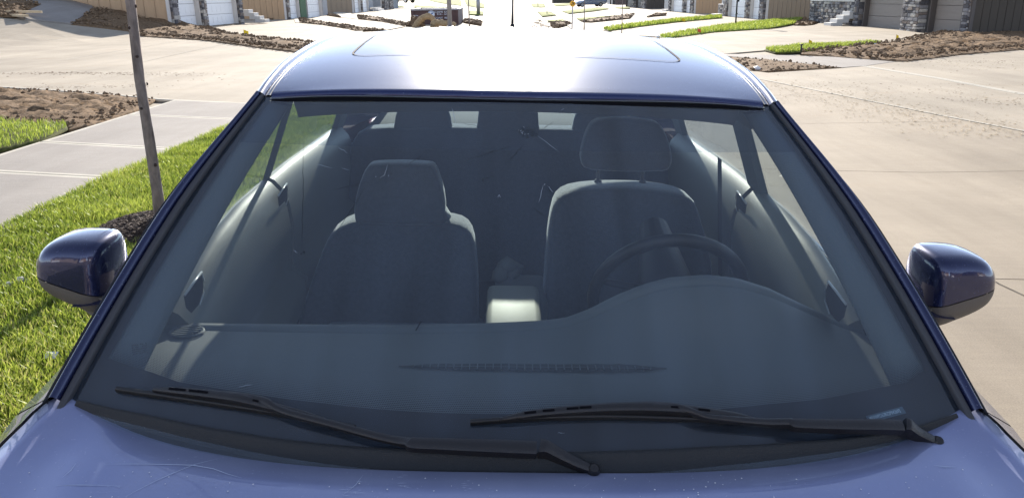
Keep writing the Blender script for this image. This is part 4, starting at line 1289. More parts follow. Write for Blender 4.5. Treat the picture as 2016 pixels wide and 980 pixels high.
# ------------------------------------------------------------------ cabin
def dz_rear(x): return interp([-.73, -.44, -.21, -.06, .05, .10, .15, .205, .26, .312, .387, .45, .518, .60, .673, .73],
                              [.890, .892, .895, .901, .908, .915, .936, .968, .993, 1.008, 1.015, 1.008, .987, .949, .916, .898], x)
def DS(x, k):
    s = max(-1, min(1, x / .70)); f = WS(s * .98, -.02, -.03)
    yr = 1.478 - .05 * (abs(x) / .72) ** 4 * 0
    y = lerp(f.y + .015, yr, k)
    base = lerp(f.z - .004, .893, sstep(0, .75, k))
    hump = dz_rear(x) - .893
    z = base + hump * sstep(.46, .98, k) 
    return Vector((x, y, z))
dm_ = MB(); DX = [-.725 + 1.45 * i / 70 for i in range(71)]
rows = [[DS(x, k) for x in DX] for k in [0, .05, .1, .18, .26, .34, .42, .5, .58, .66, .74, .82, .87, .905]]
rows.append([DS(x, .915) + Vector((0, 0, -.009)) for x in DX]); rows.append([DS(x, .925) + Vector((0, 0, -.004)) for x in DX])
rows += [[DS(x, .94) + Vector((0, 0, .003)) for x in DX], [DS(x, .98) + Vector((0, 0, .004)) for x in DX], [DS(x, 1.0) + Vector((0, .004, -.004)) for x in DX], [DS(x, 1.0) + Vector((0, .012, -.03)) for x in DX], [Vector((x, 1.53, .70)) for x in DX], [Vector((x, 1.45, .45)) for x in DX]]
dm_.grid(rows)
dash = autosmooth(dm_.build('dashboard', M['dash'], car), 50)
# round demister outlet at the passenger's end
c = cz_(368, 650, .897)
vg = MB(); n_ = 24
ring = [(Vector((c.x + math.cos(a) * .035, c.y + math.sin(a) * .030, .8945)), Vector((c.x + math.cos(a) * .032, c.y + math.sin(a) * .027, .8975)), Vector((c.x + math.cos(a) * .029, c.y + math.sin(a) * .024, .8955))) for a in [2 * math.pi * i / n_ for i in range(n_)]]
vg.grid([[r_[k] for r_ in ring] for k in range(3)], close=True)
v1 = vg.build('demister_outlet', M['dash'], dash, True)
vb = MB(); vb.add([r_[2] + Vector((0, 0, -.001)) for r_ in ring], [tuple(range(n_))]); vb.build('outlet_recess', M['dashdark'], dash)
vs_ = MB()
for k in range(-2, 3):
    w = .027 * math.sqrt(max(0.05, 1 - (k * .0095 / .026) ** 2)); vs_.box((c.x, c.y + k * .0095, .8965), (2 * w, .0026, .003), Matrix.Rotation(.25, 3, 'Z'))
vs_.build('louvre', M['dash'], dash)
# long windscreen vent with its crosswise fins
def dzt(x, y):
    f = DS(x, 0).y; return DS(x, max(0, min(1, (y - f) / (1.478 - f)))).z
def hitd(px, py):
    o, d = cray(px, py); y = 1.05
    while y < 1.5:
        q = o + d * ((y - o.y) / d.y)
        if q.z < dzt(q.x, y): break
        y += .002
    return q
vc = [hitd(lerp(785, 1312, i / 34), lerp(723, 729, i / 34)) for i in range(35)]
lv = MB(); rows = []
for i, p in enumerate(vc):
    w = .0105 * max(.15, 1 - abs(i / 17 - 1) ** 4)
    rows.append([Vector((p.x, p.y + sgn * w, dzt(p.x, p.y + sgn * w) + .0025)) for sgn in (-1, 0, 1)])
lv.grid(rows); lv.build('windscreen_vent', M['ventgrey'], dash)
for i in range(2, 33):
    p = vc[i]; w = .0105 * max(.15, 1 - abs(i / 17 - 1) ** 4)
    lf = MB(); lf.box((p.x, p.y, dzt(p.x, p.y) + .0035), (.0022, 2 * w, .003)); lf.build('fin', M['dash'], dash)
lf = MB(); ribbon(lf, [p + Vector((0, 0, .0035)) for p in vc[2:33]], .0022, Vector((0, 0, 1)), .001); lf.build('rail', M['dash'], dash)
sj = MB(); ribbon(sj, [DS(-.205 + .006 * k / 6, .905 + .095 * k / 6) + Vector((0, 0, .006)) for k in range(7)], .003, Vector((0, 0, 1)), .001); sj.build('dash_seam', M['seam'], dash)

# door trims with their pull handles
def zi(y): return interp([1.3, 1.46, 1.60, 1.75, 1.95, 2.4, 3.2], [.90, .920, .965, 1.0, 1.025, 1.036, 1.03], y)
for sg in (-1, 1):
    for ya, yb in ((1.462, 2.17), (2.20, 3.14)):
        mb = MB(); rows = []
        for i in range(15):
            y = lerp(ya, yb, i / 14); z0 = zi(y); x0 = xb(y) - .020
            P = [(x0, z0 - .03), (x0 - .001, z0), (x0 - .012, z0 + .006), (x0 - .032, z0 - .004), (x0 - .055, z0 - .03), (x0 - .072, z0 - .075), (x0 - .080, z0 - .14), (x0 - .072, z0 - .22), (x0 - .068, z0 - .27), (x0 - .110, z0 - .30), (x0 - .112, z0 - .38), (x0 - .075, z0 - .42), (x0 - .07, .35)]
            rows.append([Vector((sg * x, y, z)) for x, z in P])
        mb.grid(rows, flip=sg < 0); mb.add(rows[0], [tuple(range(len(rows[0])))])
        dt_ = mb.build('door_trim', M['door'], car, True)
        yo = 0 if ya < 2 else .70
        xi = .652 if ya < 2 else .662
        loop = [(xi, 1.405 + yo, .983 + yo * .03), (xi, 1.455 + yo, .991 + yo * .03), (xi, 1.498 + yo, .997 + yo * .03), (xi, 1.506 + yo, .975 + yo * .03), (xi, 1.498 + yo, .952 + yo * .03), (xi, 1.470 + yo, .936 + yo * .03), (xi, 1.430 + yo, .934 + yo * .03), (xi, 1.408 + yo, .955 + yo * .03)]
        lm = MB(); lm.add([Vector((sg * (x + .002), y, z)) for x, y, z in loop], [tuple(range(8))]); hd = lm.build('handle_recess', M['dashdark'], dt_)
        lm = MB(); lm.tube([Vector((sg * x, y, z)) for x, y, z in loop[0:3]], .0026, 6)
        lm.build('pull_handle', M['handle'], dt_, True)
        lm = MB(); lm.tube([Vector((sg * x, y, z)) for x, y, z in loop[2:6]], .0016, 6); lm.build('handle_rim', M['handle'], dt_, True)
    # inner trim of the windscreen pillar
    it = MB(); rows = []
    for j in range(16):
        t = .02 + .97 * j / 15; e = WE(t); 
        w = lerp(1.15, .75, t)
        rows.append([Vector((sg * (e.x + .012), e.y + .02, e.z - .004)), Vector((sg * (e.x - .006), e.y + .004, e.z - .008)) , Vector((sg * (e.x - .030 * w), e.y + .014, e.z - .016)), Vector((sg * (e.x - .046 * w), e.y + .040, e.z - .022)), Vector((sg * (e.x - .040 * w), e.y + .075, e.z - .024)), Vector((sg * (e.x + .01), e.y + .10, e.z - .02))])
    it.grid(rows, flip=sg < 0); it.build('pillar_trim', M['trim'], car, True)
    # shoulder belt hanging by the driver's door pillar
    if sg < 0: continue
    bl_ = MB(); bl_.grid([[Vector((sg * (.592 + .006 * k), 2.15 + .004 * k, 1.12 - .045 * k)) + Vector((0, d, 0)) for d in (0, .045)] for k in range(11)]); bl_.build('seat_belt', M['black'], car)
hl_ = MB()
rows = []
rows.append([RS(u, rfront(u) + .006, -.013) for u in UU[1:-1]])
for y, dz in ((1.78, -.020), (1.80, -.050), (1.835, -.093), (1.90, -.095), (1.97, -.06), (2.2, -.045), (2.6, -.045), (3.0, -.045), (3.36, -.04)):
    rows.append([RS(u, y, dz - .004 * abs(u)) for u in UU[1:-1]])
hl_.grid(rows, flip=True); hl_.build('headliner', M['lining'], car, True)

def pad(name, outline, y0, y1, lean, material, parent, r=.03, z0=None, sub=2):
    """an upholstered block: outline in x,z puffed between y0 (front) and y1 (back), leaning back with height"""
    P = spline([(p[0], 0, p[1]) for p in outline] + [(outline[0][0], 0, outline[0][1])], sub)[:-1]
    cx_ = sum(p.x for p in P) / len(P); cz0 = sum(p.z for p in P) / len(P)
    hx = (max(p.x for p in P) - min(p.x for p in P)) / 2; hz = (max(p.z for p in P) - min(p.z for p in P)) / 2
    zb_ = z0 if z0 is not None else min(p.z for p in P)
    mb = MB(); rows = []
    T_ = y1 - y0
    for f, ins in ((0, 1.0), (0.0, .55), (.03, .25), (.12, .08), (.3, 0), (.7, 0), (.9, .08), (1, .3)):
        k = 1 - ins * .5 if f in (0, ) and ins == 1.0 else 1
        q = []
        for p in P:
            sx = 1 - ins * r / hx * 1.6; sz = 1 - ins * r / hz * 1.6
            if f == 0 and ins == 1.0: sx, sz = .55, .55
            x = cx_ + (p.x - cx_) * sx; z = cz0 + (p.z - cz0) * sz
            q.append(Vector((x, y0 + f * T_ + (z - zb_) * lean, z)))
        rows.append(q)
    mb.grid(rows, close=True)
    n_ = len(P); mb.f.append(tuple(range(n_))); mb.m.append(0); mb.f.append(tuple(len(mb.v) - n_ + i for i in range(n_))); mb.m.append(0)
    return mb.build(name, material, parent, True)
LEAN_S = .42
def ol(L_): return L_
# passenger seat (left in the picture)
ps = pad('front_seat', [(-.660, .50), (-.640, .60), (-.612, .70), (-.578, .80), (-.545, .862), (-.49, .893), (-.42, .899), (-.33, .900), (-.22, .899), (-.155, .890), (-.122, .86), (-.108, .80), (-.100, .70), (-.098, .60), (-.098, .50)], 2.06, 2.20, LEAN_S, M['cloth'], car, .028, .5)
tag(ps)
pad('headrest', [(-.472, .89), (-.478, .93), (-.470, .98), (-.454, 1.028), (-.438, 1.056), (-.415, 1.064), (-.335, 1.067), (-.260, 1.065), (-.238, 1.058), (-.224, 1.030), (-.208, .98), (-.203, .93), (-.206, .89)], 2.215, 2.30, .30, M['cloth'], ps, .018, .9)
# driver's seat
ds_ = pad('front_seat', [(.085, .50), (.095, .62), (.102, .74), (.108, .84), (.118, .92), (.135, .968), (.175, .992), (.25, 1.003), (.34, 1.006), (.43, 1.003), (.515, .990), (.557, .965), (.578, .91), (.600, .84), (.615, .74), (.625, .62), (.63, .50)], 2.06, 2.20, LEAN_S * .92, M['cloth'], car, .028, .5)
hr = pad('headrest', [(.214, 1.060), (.208, 1.085), (.214, 1.12), (.226, 1.16), (.245, 1.188), (.28, 1.198), (.345, 1.202), (.41, 1.198), (.447, 1.188), (.468, 1.16), (.484, 1.12), (.490, 1.085), (.484, 1.060), (.46, 1.048), (.345, 1.044), (.24, 1.048)], 2.30, 2.39, .25, M['cloth'], ds_, .018, 1.05)
pp = MB()
for x in (.268, .408): pp.tube([(x, 2.35, .985), (x, 2.36, 1.06)], .0055, 8); pp.tube([(x, 2.345, .995), (x, 2.348, 1.012)], [.014, .010], 10)
pp.build('headrest_post', M['grey'], ds_, True)
for sgn, x0, x1, par in ((-1, -.58, -.11, ps), (1, .12, .59, ds_)):
    cu = MB(); cu.box(((x0 + x1) / 2, 1.92, .52), (x1 - x0, .52, .16), Matrix.Rotation(.10, 3, 'X') , 0, .05); cu.build('seat_cushion', M['check'] if sgn > 0 else M['cloth'], par, True)
# rear bench
rb = pad('rear_seat', [(-.66, .45), (-.66, .87), (-.62, 1.01), (-.50, 1.040), (-.2, 1.046), (0, 1.044), (.2, 1.046), (.50, 1.040), (.62, 1.01), (.66, .87), (.66, .45)], 2.95, 3.08, .22, M['cloth'], car, .03, .45)
for x0, x1, zt in ((-.475, -.232, 1.115), (-.142, .122, 1.150), (.245, .490, 1.115)):
    c0, w0_ = (x0 + x1) / 2, (x1 - x0) / 2
    pad('headrest', [(c0 - w0_, .985), (c0 - w0_ * 1.0, 1.02), (c0 - w0_ * .94, 1.06), (c0 - w0_ * .86, zt - .012), (c0 - w0_ * .6, zt), (c0 + w0_ * .6, zt), (c0 + w0_ * .86, zt - .012), (c0 + w0_ * .94, 1.06), (c0 + w0_, 1.02), (c0 + w0_, .985)], 3.08, 3.15, .15, M['cloth'], rb, .015, .98)
psf = MB(); psf.box((0, 3.52, .985), (1.26, .74, .03), None, 0, .01); psf.build('parcel_shelf', M['lining'], car, True)
# steering wheel
sw = MB(); cc = Vector((.385, 1.79, .848)); tl_ = R(25)
eu = Vector((0, -math.sin(tl_), math.cos(tl_))); er = Vector((1, 0, 0)); en_ = er.cross(eu)
n_ = 40; ringp = [cc + er * math.cos(a) * .185 + eu * math.sin(a) * .185 for a in [2 * math.pi * i / n_ for i in range(n_)]]
rows = []
for i, p in enumerate(ringp):
    o_ = (p - cc).normalized(); rows.append([p + o_ * math.cos(q) * .0165 + en_ * math.sin(q) * .0150 for q in [2 * math.pi * k / 10 for k in range(10)]])
rows.append(rows[0]); sw.grid(rows, close=True)
swo = sw.build('steering_wheel', M['black'], car, True)
hbm = MB(); hbm.tube([cc + en_ * .035, cc + en_ * .02, cc - en_ * .03, cc - en_ * .25], [.055, .075, .07, .04], 18); hbm.build('wheel_hub', M['dashdark'], swo, True)
for a in (R(15), R(165), R(250), R(290)):
    sk = MB(); d = er * math.cos(a) + eu * math.sin(a); sk.tube([cc + d * .05, cc + d * .172], [.022, .014], 8, flat=.5); sk.build('spoke', M['dashdark'], swo, True)
# centre console with a lidded armrest
cn = MB(); cn.box((.004, 1.80, .50), (.17, .75, .30), None, 0, .02); con = cn.build('centre_console', M['dashdark'], car, True)
ar = MB(); ar.box((.004, 1.955, .708), (.150, .30, .075), Matrix.Rotation(R(3), 3, 'X'), 0, .018); ar.build('armrest', M['armrest'], con, True)
cu_ = MB(); cu_.box((.03, 2.22, .60), (.16, .24, .20), None, 0, .02); cu_.build('console_rear', M['dash'], con, True)
# pale tissue and a carton lying behind the armrest
tm = MB()
for k in range(3): lump(tm, (X0 - .075 + k * .022, 2.20 + k * .015, .745 + .022 * (k % 2)), .034, 20 + k, .9)
tag(tm.build('tissue', M['lining'], None, True), 'crumpled pale tissue behind the armrest between the front seats', 'tissue')

# ================================================================== HOUSES
def ypx(px, x, py=40):
    return atx(px, py, x).y
STONES = ['stone_a', 'stone_b', 'stone_c', 'stone_a', 'stone_b', 'stone_d']
_cube = {}
def stone_mesh(i):
    if i not in _cube:
        bm = bmesh.new(); bmesh.ops.create_cube(bm, size=1)
        bmesh.ops.bevel(bm, geom=bm.edges[:], offset=.12, segments=1, affect='EDGES')
        for v in bm.verts: v.co += Vector((random.uniform(-.05, .05), random.uniform(-.05, .05), random.uniform(-.05, .05)))
        me = bpy.data.meshes.new('stone'); bm.to_mesh(me); bm.free(); me.materials.append(M[STONES[i % 6]]); _cube[i] = me
    return _cube[i]
def stonework(parent, rects, course, single=True, budget=[0]):
    """courses of uneven stones over flat faces; rect = (origin, udir, width, height, normal)"""
    mb = MB(); mats = [M[k] for k in ('stone_a', 'stone_b', 'stone_c', 'stone_d')]
    for (o_, ud, w, h, nd) in rects:
        o_, ud, nd = Vector(o_), Vector(ud), Vector(nd); z = 0
        while z < h - .03:
            ch = course * random.uniform(.7, 1.3); ch = min(ch, h - z)
            x = 0
            while x < w - .03:
                cw_ = course * random.uniform(1.3, 3.4); cw_ = min(cw_, w - x)
                if w - x - cw_ < .06: cw_ = w - x
                c = o_ + ud * (x + cw_ / 2) + Vector((0, 0, z + ch / 2)) + nd * random.uniform(.005, .03)
                sc = Vector((cw_ - .018, .07, ch - .018))
                rot = Matrix((ud, nd, Vector((0, 0, 1)))).transposed()
                if single:
                    s_ = bpy.data.objects.new('stone', stone_mesh(random.randrange(12))); COL.objects.link(s_); s_.parent = parent
                    s_.matrix_local = Matrix.Translation(c) @ rot.to_4x4() @ Matrix.Diagonal((*sc, 1))
                else:
                    mb.box(c, sc, rot, random.randrange(4))
                x += cw_
            z += ch
    if not single:
        o = mb.build('stonework', None, parent, False, mats); o['kind'] = 'stuff'
def boards(parent, o_, ud, w, h, nd, material, step=.30, name='siding_board', single=True):
    o_, ud, nd = Vector(o_), Vector(ud), Vector(nd); n_ = max(1, round(w / step)); bw = w / n_
    rot = Matrix((ud, nd, Vector((0, 0, 1)))).transposed()
    mb = MB(); mb.box((0, 0, h / 2), (bw - .016, .03, h)); src = None
    for i in range(n_):
        c = o_ + ud * (bw * (i + .5)) + nd * random.uniform(.012, .018)
        if src is None:
            src = mb.build(name, material, parent); s_ = src
        else:
            s_ = src.copy(); COL.objects.link(s_)
        s_.parent = parent; s_.matrix_local = Matrix.Translation(c) @ rot.to_4x4()
def garage_door(parent, y0, y1, h, sx, material, sec=4, emb=True):
    """a sectional door set back in its opening; sx is +1 when the street lies towards -x"""
    w = y1 - y0; sh = h / sec; x = .14
    fr = MB(); fr.box((sx * (x + .10), (y0 + y1) / 2, h / 2 + .005), (.02, w - .02, h - .02)); door = fr.build('garage_door', M['darktrim'], parent)
    for k in range(sec):
        mb = MB(); mb.box((sx * (x + .05), (y0 + y1) / 2, sh * (k + .5)), (.045, w - .03, sh - .014), None, 0, .006)
        if emb:
            n_ = max(2, round(w / .62))
            for i in range(n_):
                yc = lerp(y0 + .03, y1 - .03, (i + .5) / n_); mb.box((sx * (x + .025), yc, sh * (k + .5)), (.018, w / n_ * .72, sh * .52), None, 0, .006)
        mb.build('door_section', material, door)
    return door
def house(name, label, cat, xf, side, y0, y1, zbase, depth, wallmat, segs, eave=2.75, trim='offwhite', stone_single=False, front='greyside', ridge=1.3, group='houses along the street', boardstep=.3, course=.15):
    """local x runs away from the street, y down the street, z up; segs = (kind, y from, y to, ...)"""
    h = empty(name, (xf * side, 0, zbase), LEAN)
    if side < 0: h.rotation_euler = (0, -R(2.0), 0)
    tag(h, label, cat, group)
    sx = side
    def X(v): return v * sx
    # core walls
    mb = MB(); mb.box((X(depth / 2 + .35), (y0 + y1) / 2, eave / 2 - .5), (depth - .05, y1 - y0 - .06, eave + 1.0)); mb.build('wall', M[front], h)
    # the flank towards us, board by board
    boards(h, (X(.12), y0 + .0, -.9), (sx, 0, 0), depth, eave + .9, (0, -1, 0), M[wallmat], boardstep)
    mb = MB(); mb.box((X(.05), y0 - .005, eave / 2 - .45), (.13, .10, eave + .9)); mb.build('corner_board', M[trim], h)
    rects = []
    for sg_ in segs:
        k, a, b = sg_[:3]
        if k == 'door':
            mb = MB(); mb.box((X(.12), a - .05, 1.1), (.34, .10, 2.2)); mb.box((X(.12), b + .05, 1.1), (.34, .10, 2.2)); mb.box((X(.12), (a + b) / 2, 2.28), (.34, b - a + .2, .16)); mb.build('door_frame', M[trim], h)
            d = garage_door(h, a, b, 2.2, sx, M[sg_[3]], sg_[4] if len(sg_) > 4 else 4, sg_[5] if len(sg_) > 5 else True)
        elif k == 'pillar':
            ph = sg_[3] if len(sg_) > 3 else eave; o_ = sg_[4] if len(sg_) > 4 else .10
            mb = MB(); mb.box((X(.10 - o_ / 2), (a + b) / 2, ph / 2 - .3), (.30 + o_, b - a - .06, ph + .6)); mb.build('pillar', M['mortar'], h)
            xf_ = -.05 - o_
            rects += [((X(xf_), a, -.3), (0, 1, 0), b - a, ph + .3, (-sx, 0, 0)), ((X(xf_), a + .03, -.3), (sx, 0, 0), .35, ph + .3, (0, -1, 0))]
        elif k == 'panel':
            mb = MB(); mb.box((X(.06), (a + b) / 2, 1.2), (.24, b - a, 2.5)); mb.build('panel', M[sg_[3]], h)
        elif k == 'steps':
            for i in range(sg_[3]):
                mb = MB(); mb.box((X(-.95 + .30 * i), (a + b) / 2, .09 + .18 * i), (.60, b - a, .18), None, 0, .012); mb.build('step', M['ledge'], h)
        elif k == 'porch':
            o_ = sg_[3]
            mb = MB(); mb.box((X(o_ + .3), (a + b) / 2, .35), (.5, b - a, 1.7)); mb.build('porch_wall', M['mortar'], h)
            rects.append(((X(o_ + .03), a, -.15), (0, 1, 0), b - a, 1.32, (-sx, 0, 0)))
            for i in range(3):
                ya, yb_ = lerp(a, b, i / 3), lerp(a, b, (i + 1) / 3)
                mb = MB(); mb.box((X(o_ + .24), (ya + yb_) / 2, 1.23), (.55, yb_ - ya - .02, .085), None, 0, .01); mb.build('coping', M['ledge'], h)
            mb = MB(); mb.box((X(o_ + .30), lerp(a, b, .30), 2.1), (.1, (b - a) * .55, 1.6)); mb.build('entrance', M['window'], h)
            mb = MB(); mb.box((X(o_ + .32), lerp(a, b, .82), 2.0), (.1, (b - a) * .36, 1.5))
            for q in range(6): mb.box((X(o_ + .26), lerp(a, b, .82), 1.36 + q * .2), (.03, (b - a) * .36, .17), Matrix.Rotation(sx * .08, 3, 'Y'))
            mb.build('cladding', M['greyside'], h)
    if rects: stonework(h, rects, course, stone_single)
    # low hipped roof
    e = .4; V = [(X(-e), y0 - e, eave), (X(depth + e), y0 - e, eave), (X(depth + e), y1 + e, eave), (X(-e), y1 + e, eave)]
    ry = min((y1 - y0) * .35, depth * .45)
    V += [(X(depth / 2), y0 + ry, eave + ridge), (X(depth / 2), y1 - ry, eave + ridge)] + [(v[0], v[1], v[2] - .16) for v in V[:4]]
    obj('roof', V, [(0, 1, 4), (1, 2, 5, 4), (2, 3, 5), (3, 0, 4, 5), (0, 6, 7, 1), (1, 7, 8, 2), (2, 8, 9, 3), (3, 9, 6, 0), (6, 9, 8, 7)], M['roof'], h)
    return h
def zof(px, py, x): return atx(px, py, x).z
# right-hand row, nearest first
x = 17.3; Y = lambda p: ypx(p, x, 55)
house('house', 'dark grey house with two grey garage doors and stone pillars, nearest on the right', 'house', x, 1, Y(1907), Y(1583), zof(1790, 62.5, x) + .02, 11, 'olive',
      [('pillar', Y(1906), Y(1896), 2.40, .02), ('door', Y(1892), Y(1830), 'greydoor', 4, False), ('pillar', Y(1822), Y(1789), 2.40, .30), ('door', Y(1782), Y(1700), 'greydoor', 4, False), ('pillar', Y(1694), Y(1685), 2.40, .12),
       ('steps', Y(1683), Y(1668), 4), ('porch', Y(1676), Y(1590), .02)], trim='darktrim', eave=2.45, ridge=.5, stone_single=True, course=.135)
x = 16.3; Y = lambda p: ypx(p, x, 42)
house('house', 'taupe house with two white garage doors between dark stone pillars, second on the right', 'house', x, 1, Y(1507), Y(1412), zof(1468, 47, x), 11, 'taupe',
      [('pillar', Y(1505), Y(1498), 2.75, .10), ('door', Y(1496), Y(1477), 'white'), ('pillar', Y(1476), Y(1470), 2.75, .12), ('door', Y(1468), Y(1434), 'white'), ('pillar', Y(1433), Y(1427), 2.75, .10), ('steps', Y(1426), Y(1415), 3), ('porch', Y(1424), Y(1412), .02)])
x = 16.0; Y = lambda p: ypx(p, x, 35)
house('house', 'light tan house with white garage doors and a stone corner, third on the right', 'house', x, 1, Y(1366), Y(1300), zof(1345, 37, x), 11, 'tan',
      [('pillar', Y(1365), Y(1360), 2.75, .05), ('door', Y(1359), Y(1347), 'white'), ('pillar', Y(1347), Y(1344.5), 2.75, .05), ('door', Y(1344), Y(1322), 'white'), ('pillar', Y(1321.5), Y(1318), 2.75, .1), ('steps', Y(1317), Y(1309), 4)])
x = 16.0; Y = lambda p: ypx(p, x, 25)
house('house', 'dark brown house with a pale stone pillar, fourth on the right', 'house', x, 1, Y(1270), Y(1228), zof(1262, 26, x), 12, 'olive',
      [('pillar', Y(1270), Y(1264), 2.75, .1), ('door', Y(1261), Y(1252), 'darkdoor', 4, False), ('pillar', Y(1250), Y(1245), 2.75, .1), ('door', Y(1243), Y(1232), 'darkdoor', 4, False)], trim='darktrim', boardstep=.5)
x = 18.0; Y = lambda p: ypx(p, x, 16)
house('house', 'far brown house behind the parked silver car', 'house', x, 1, Y(1200) - 8, Y(1200) + 8, zof(1210, 15, x), 14, 'brownside',
      [('door', Y(1200) - 5, Y(1200) - 1, 'offwhite', 4, False)], trim='darktrim', boardstep=.8)
# left-hand row
x = 15.6; Y = lambda p: ypx(p, -x, 45)
house('house', 'tan house with white panelled garage doors, nearest on the left behind the young tree', 'house', x, -1, Y(338), Y(490), zof(403, 53, -x), 6, 'tan',
      [('pillar', Y(340), Y(350), 2.40, .06), ('door', Y(353), Y(394), 'white'), ('pillar', Y(396), Y(404), 2.40, .10), ('door', Y(407), Y(467), 'white'), ('pillar', Y(469), Y(475), 2.40, .1), ('steps', Y(480), Y(489), 4)], boardstep=.5, eave=2.45, ridge=.5)
x = 15.6; Y = lambda p: ypx(p, -x, 38)
house('house', 'tan house with a green panel between its white doors, second on the left', 'house', x, -1, Y(565), Y(650), zof(607, 40.5, -x), 11, 'tan',
      [('pillar', Y(566), Y(570), 2.75, .04), ('door', Y(571), Y(590), 'white'), ('panel', Y(592), Y(603.5), 'green'), ('door', Y(607), Y(634), 'white'), ('panel', Y(636), Y(645), 'greyside')], boardstep=.4)
x = 15.8; Y = lambda p: ypx(p, -x, 28)
house('house', 'taupe house with narrow white doors, third on the left', 'house', x, -1, Y(697), Y(742), zof(700, 29, -x), 11, 'taupe',
      [('door', Y(699), Y(710), 'white'), ('pillar', Y(711), Y(713), 2.75, .05), ('door', Y(714), Y(726), 'white'), ('steps', Y(728), Y(740), 3)], boardstep=.5)
x = 15.8; Y = lambda p: ypx(p, -x, 20)
house('house', 'grey stone fronted house, farthest of the row on the left', 'house', x, -1, Y(752), Y(790), zof(760, 21, -x), 11, 'greyside',
      [('pillar', Y(753), Y(761), 2.75, .2), ('pillar', Y(764), Y(771), 2.75, .2)], boardstep=.6)
# the low dark house closing the far end of the street
far = empty('house', (20, 205, T(20, 205) - .6), LEAN); tag(far, 'low dark house at the far end of the street', 'house', 'houses along the street')
mb = MB(); mb.box((-3, 0, 1.5), (16, 8, 3.4)); mb.build('wall', M['olive'], far)
mb = MB(); mb.box((-3, -4.02, 1.2), (6, .06, 2.2)); mb.build('garage_door', M['darkdoor'], far)
obj('roof', [(-11.5, -4.5, 3.2), (5.5, -4.5, 3.2), (5.5, 4.5, 3.2), (-11.5, 4.5, 3.2), (-11.5, 0, 5.2), (5.5, 0, 5.2)], [(0, 1, 5, 4), (2, 3, 4, 5), (1, 2, 5), (3, 0, 4)], M['roof'], far)
# houses on the other side of the photographer: seen only mirrored in the paint
for i, (hx, hy, w, mt) in enumerate(((-19, -26, 13, 'taupe'), (-4, -34, 13, 'tan'), (14, -28, 14, 'brownside'), (30, -24, 12, 'taupe'))):
    hb_ = empty('house', (hx, hy, 0)); tag(hb_, ['house mirrored in the passenger side of the bonnet', 'house mirrored in the middle of the bonnet', 'house mirrored in the driver side mirror cap', 'house mirrored at the edge of the driver side mirror cap'][i], 'house', 'houses across the street')
    mb = MB(); mb.box((0, 0, 2.6), (w, 9, 5.2)); mb.build('wall', M[mt], hb_)
    obj('roof', [(-w / 2 - .5, -5, 5.2), (w / 2 + .5, -5, 5.2), (w / 2 + .5, 5, 5.2), (-w / 2 - .5, 5, 5.2), (-w / 2 - .5, 0, 8.4), (w / 2 + .5, 0, 8.4)], [(0, 1, 5, 4), (2, 3, 4, 5), (1, 2, 5), (3, 0, 4), (0, 3, 2, 1)], M['roof'], hb_)
    mb = MB(); mb.box((-w * .2, 4.52, 1.15), (4.9, .06, 2.3)); mb.build('garage_door', M['white'], hb_)
    for q in (-.3, .05, .32):
        mb = MB(); mb.box((w * q, 4.52, 4.0), (1.4, .06, 1.3)); mb.build('window', M['window'], hb_)

# ================================================================== TREES AND POLES
def tree(name, label, base, h, r0, r1, nb, seed, parent_group=None, top=None, bushy=True, crown_r=1.0, cat='tree'):
    rnd = random.Random(seed)
    t = empty(name, base); tag(t, label, cat, parent_group)
    tr = MB(); top = top or (UPG * h)
    pts = [Vector((0, 0, -.05)).lerp(top, i / 12) + Vector((noise.noise(Vector((i * .5, seed, 0))), noise.noise(Vector((i * .5, seed, 5))), 0)) * (.012 * h * .25 if i else 0) for i in range(13)]
    tr.tube(pts, [lerp(r0, r1, (i / 12) ** .8) * (1.18 if i == 0 else 1) for i in range(13)], 14)
    trunk = tr.build('trunk', M['bark'], t, True)
    cb = MB(); tips = []
    for k in range(nb):
        f = lerp(.52, .98, k / max(1, nb - 1)); b = Vector((0, 0, 0)).lerp(top, f); a = k * 2.4 + rnd.uniform(-.4, .4); L_ = crown_r * (1.15 - f) * 1.5 * rnd.uniform(.7, 1.2)
        d = Vector((math.cos(a), math.sin(a), rnd.uniform(.7, 1.3))).normalized()
        e = b + d * L_; mid = b + d * L_ * .5 + Vector((0, 0, -.05 * L_))
        rr = lerp(r0, r1, f) * .42
        cb.tube([b, mid, e], [rr, rr * .7, rr * .25], 6, False); tips += [(mid, d), (e, d)]
        for q in range(3):
            a2 = rnd.uniform(0, 6.28); d2 = (d + Vector((math.cos(a2), math.sin(a2), .3)) * .8).normalized(); s_ = b.lerp(e, rnd.uniform(.4, .9)); e2 = s_ + d2 * L_ * .45
            cb.tube([s_, e2], [rr * .4, rr * .12], 5, False); tips.append((e2, d2))
    if nb: cb.build('branches', M['bark'], t, True)
    if bushy and tips:
        V, Fc, tone = [], [], []
        for (p, d) in tips:
            for q in range(10):
                c = p + Vector((rnd.gauss(0, .09), rnd.gauss(0, .09), rnd.gauss(0, .09))) * crown_r; a = Vector((rnd.uniform(-1, 1), rnd.uniform(-1, 1), rnd.uniform(-1, 1))).normalized(); b = a.orthogonal().normalized(); s_ = .016
                i = len(V); V += [c - a * s_, c + b * s_ * .5, c + a * s_, c - b * s_ * .5]; Fc.append((i, i + 1, i + 2, i + 3)); tone += [rnd.random() * .8] * 4
        o = obj('crown', V, Fc, M['bud'], t); at = o.data.attributes.new('tone', 'FLOAT', 'POINT'); at.data.foreach_set('value', tone); o['kind'] = 'stuff'
    return t, trunk
rr_ = ray(316, 432); b = CPOS + rr_ * ((.12 - CAM_H) / rr_.z); b.z = T(b.x, b.y)
ptop = aty(256, 0, b.y + .05)
dirn = (ptop - b).normalized()
t1, trunk1 = tree('young_tree', 'slender young tree leaning in the mulch ring beside the passenger mirror', b, 4.2, .038, .016, 14, 3, None, dirn * 4.2)
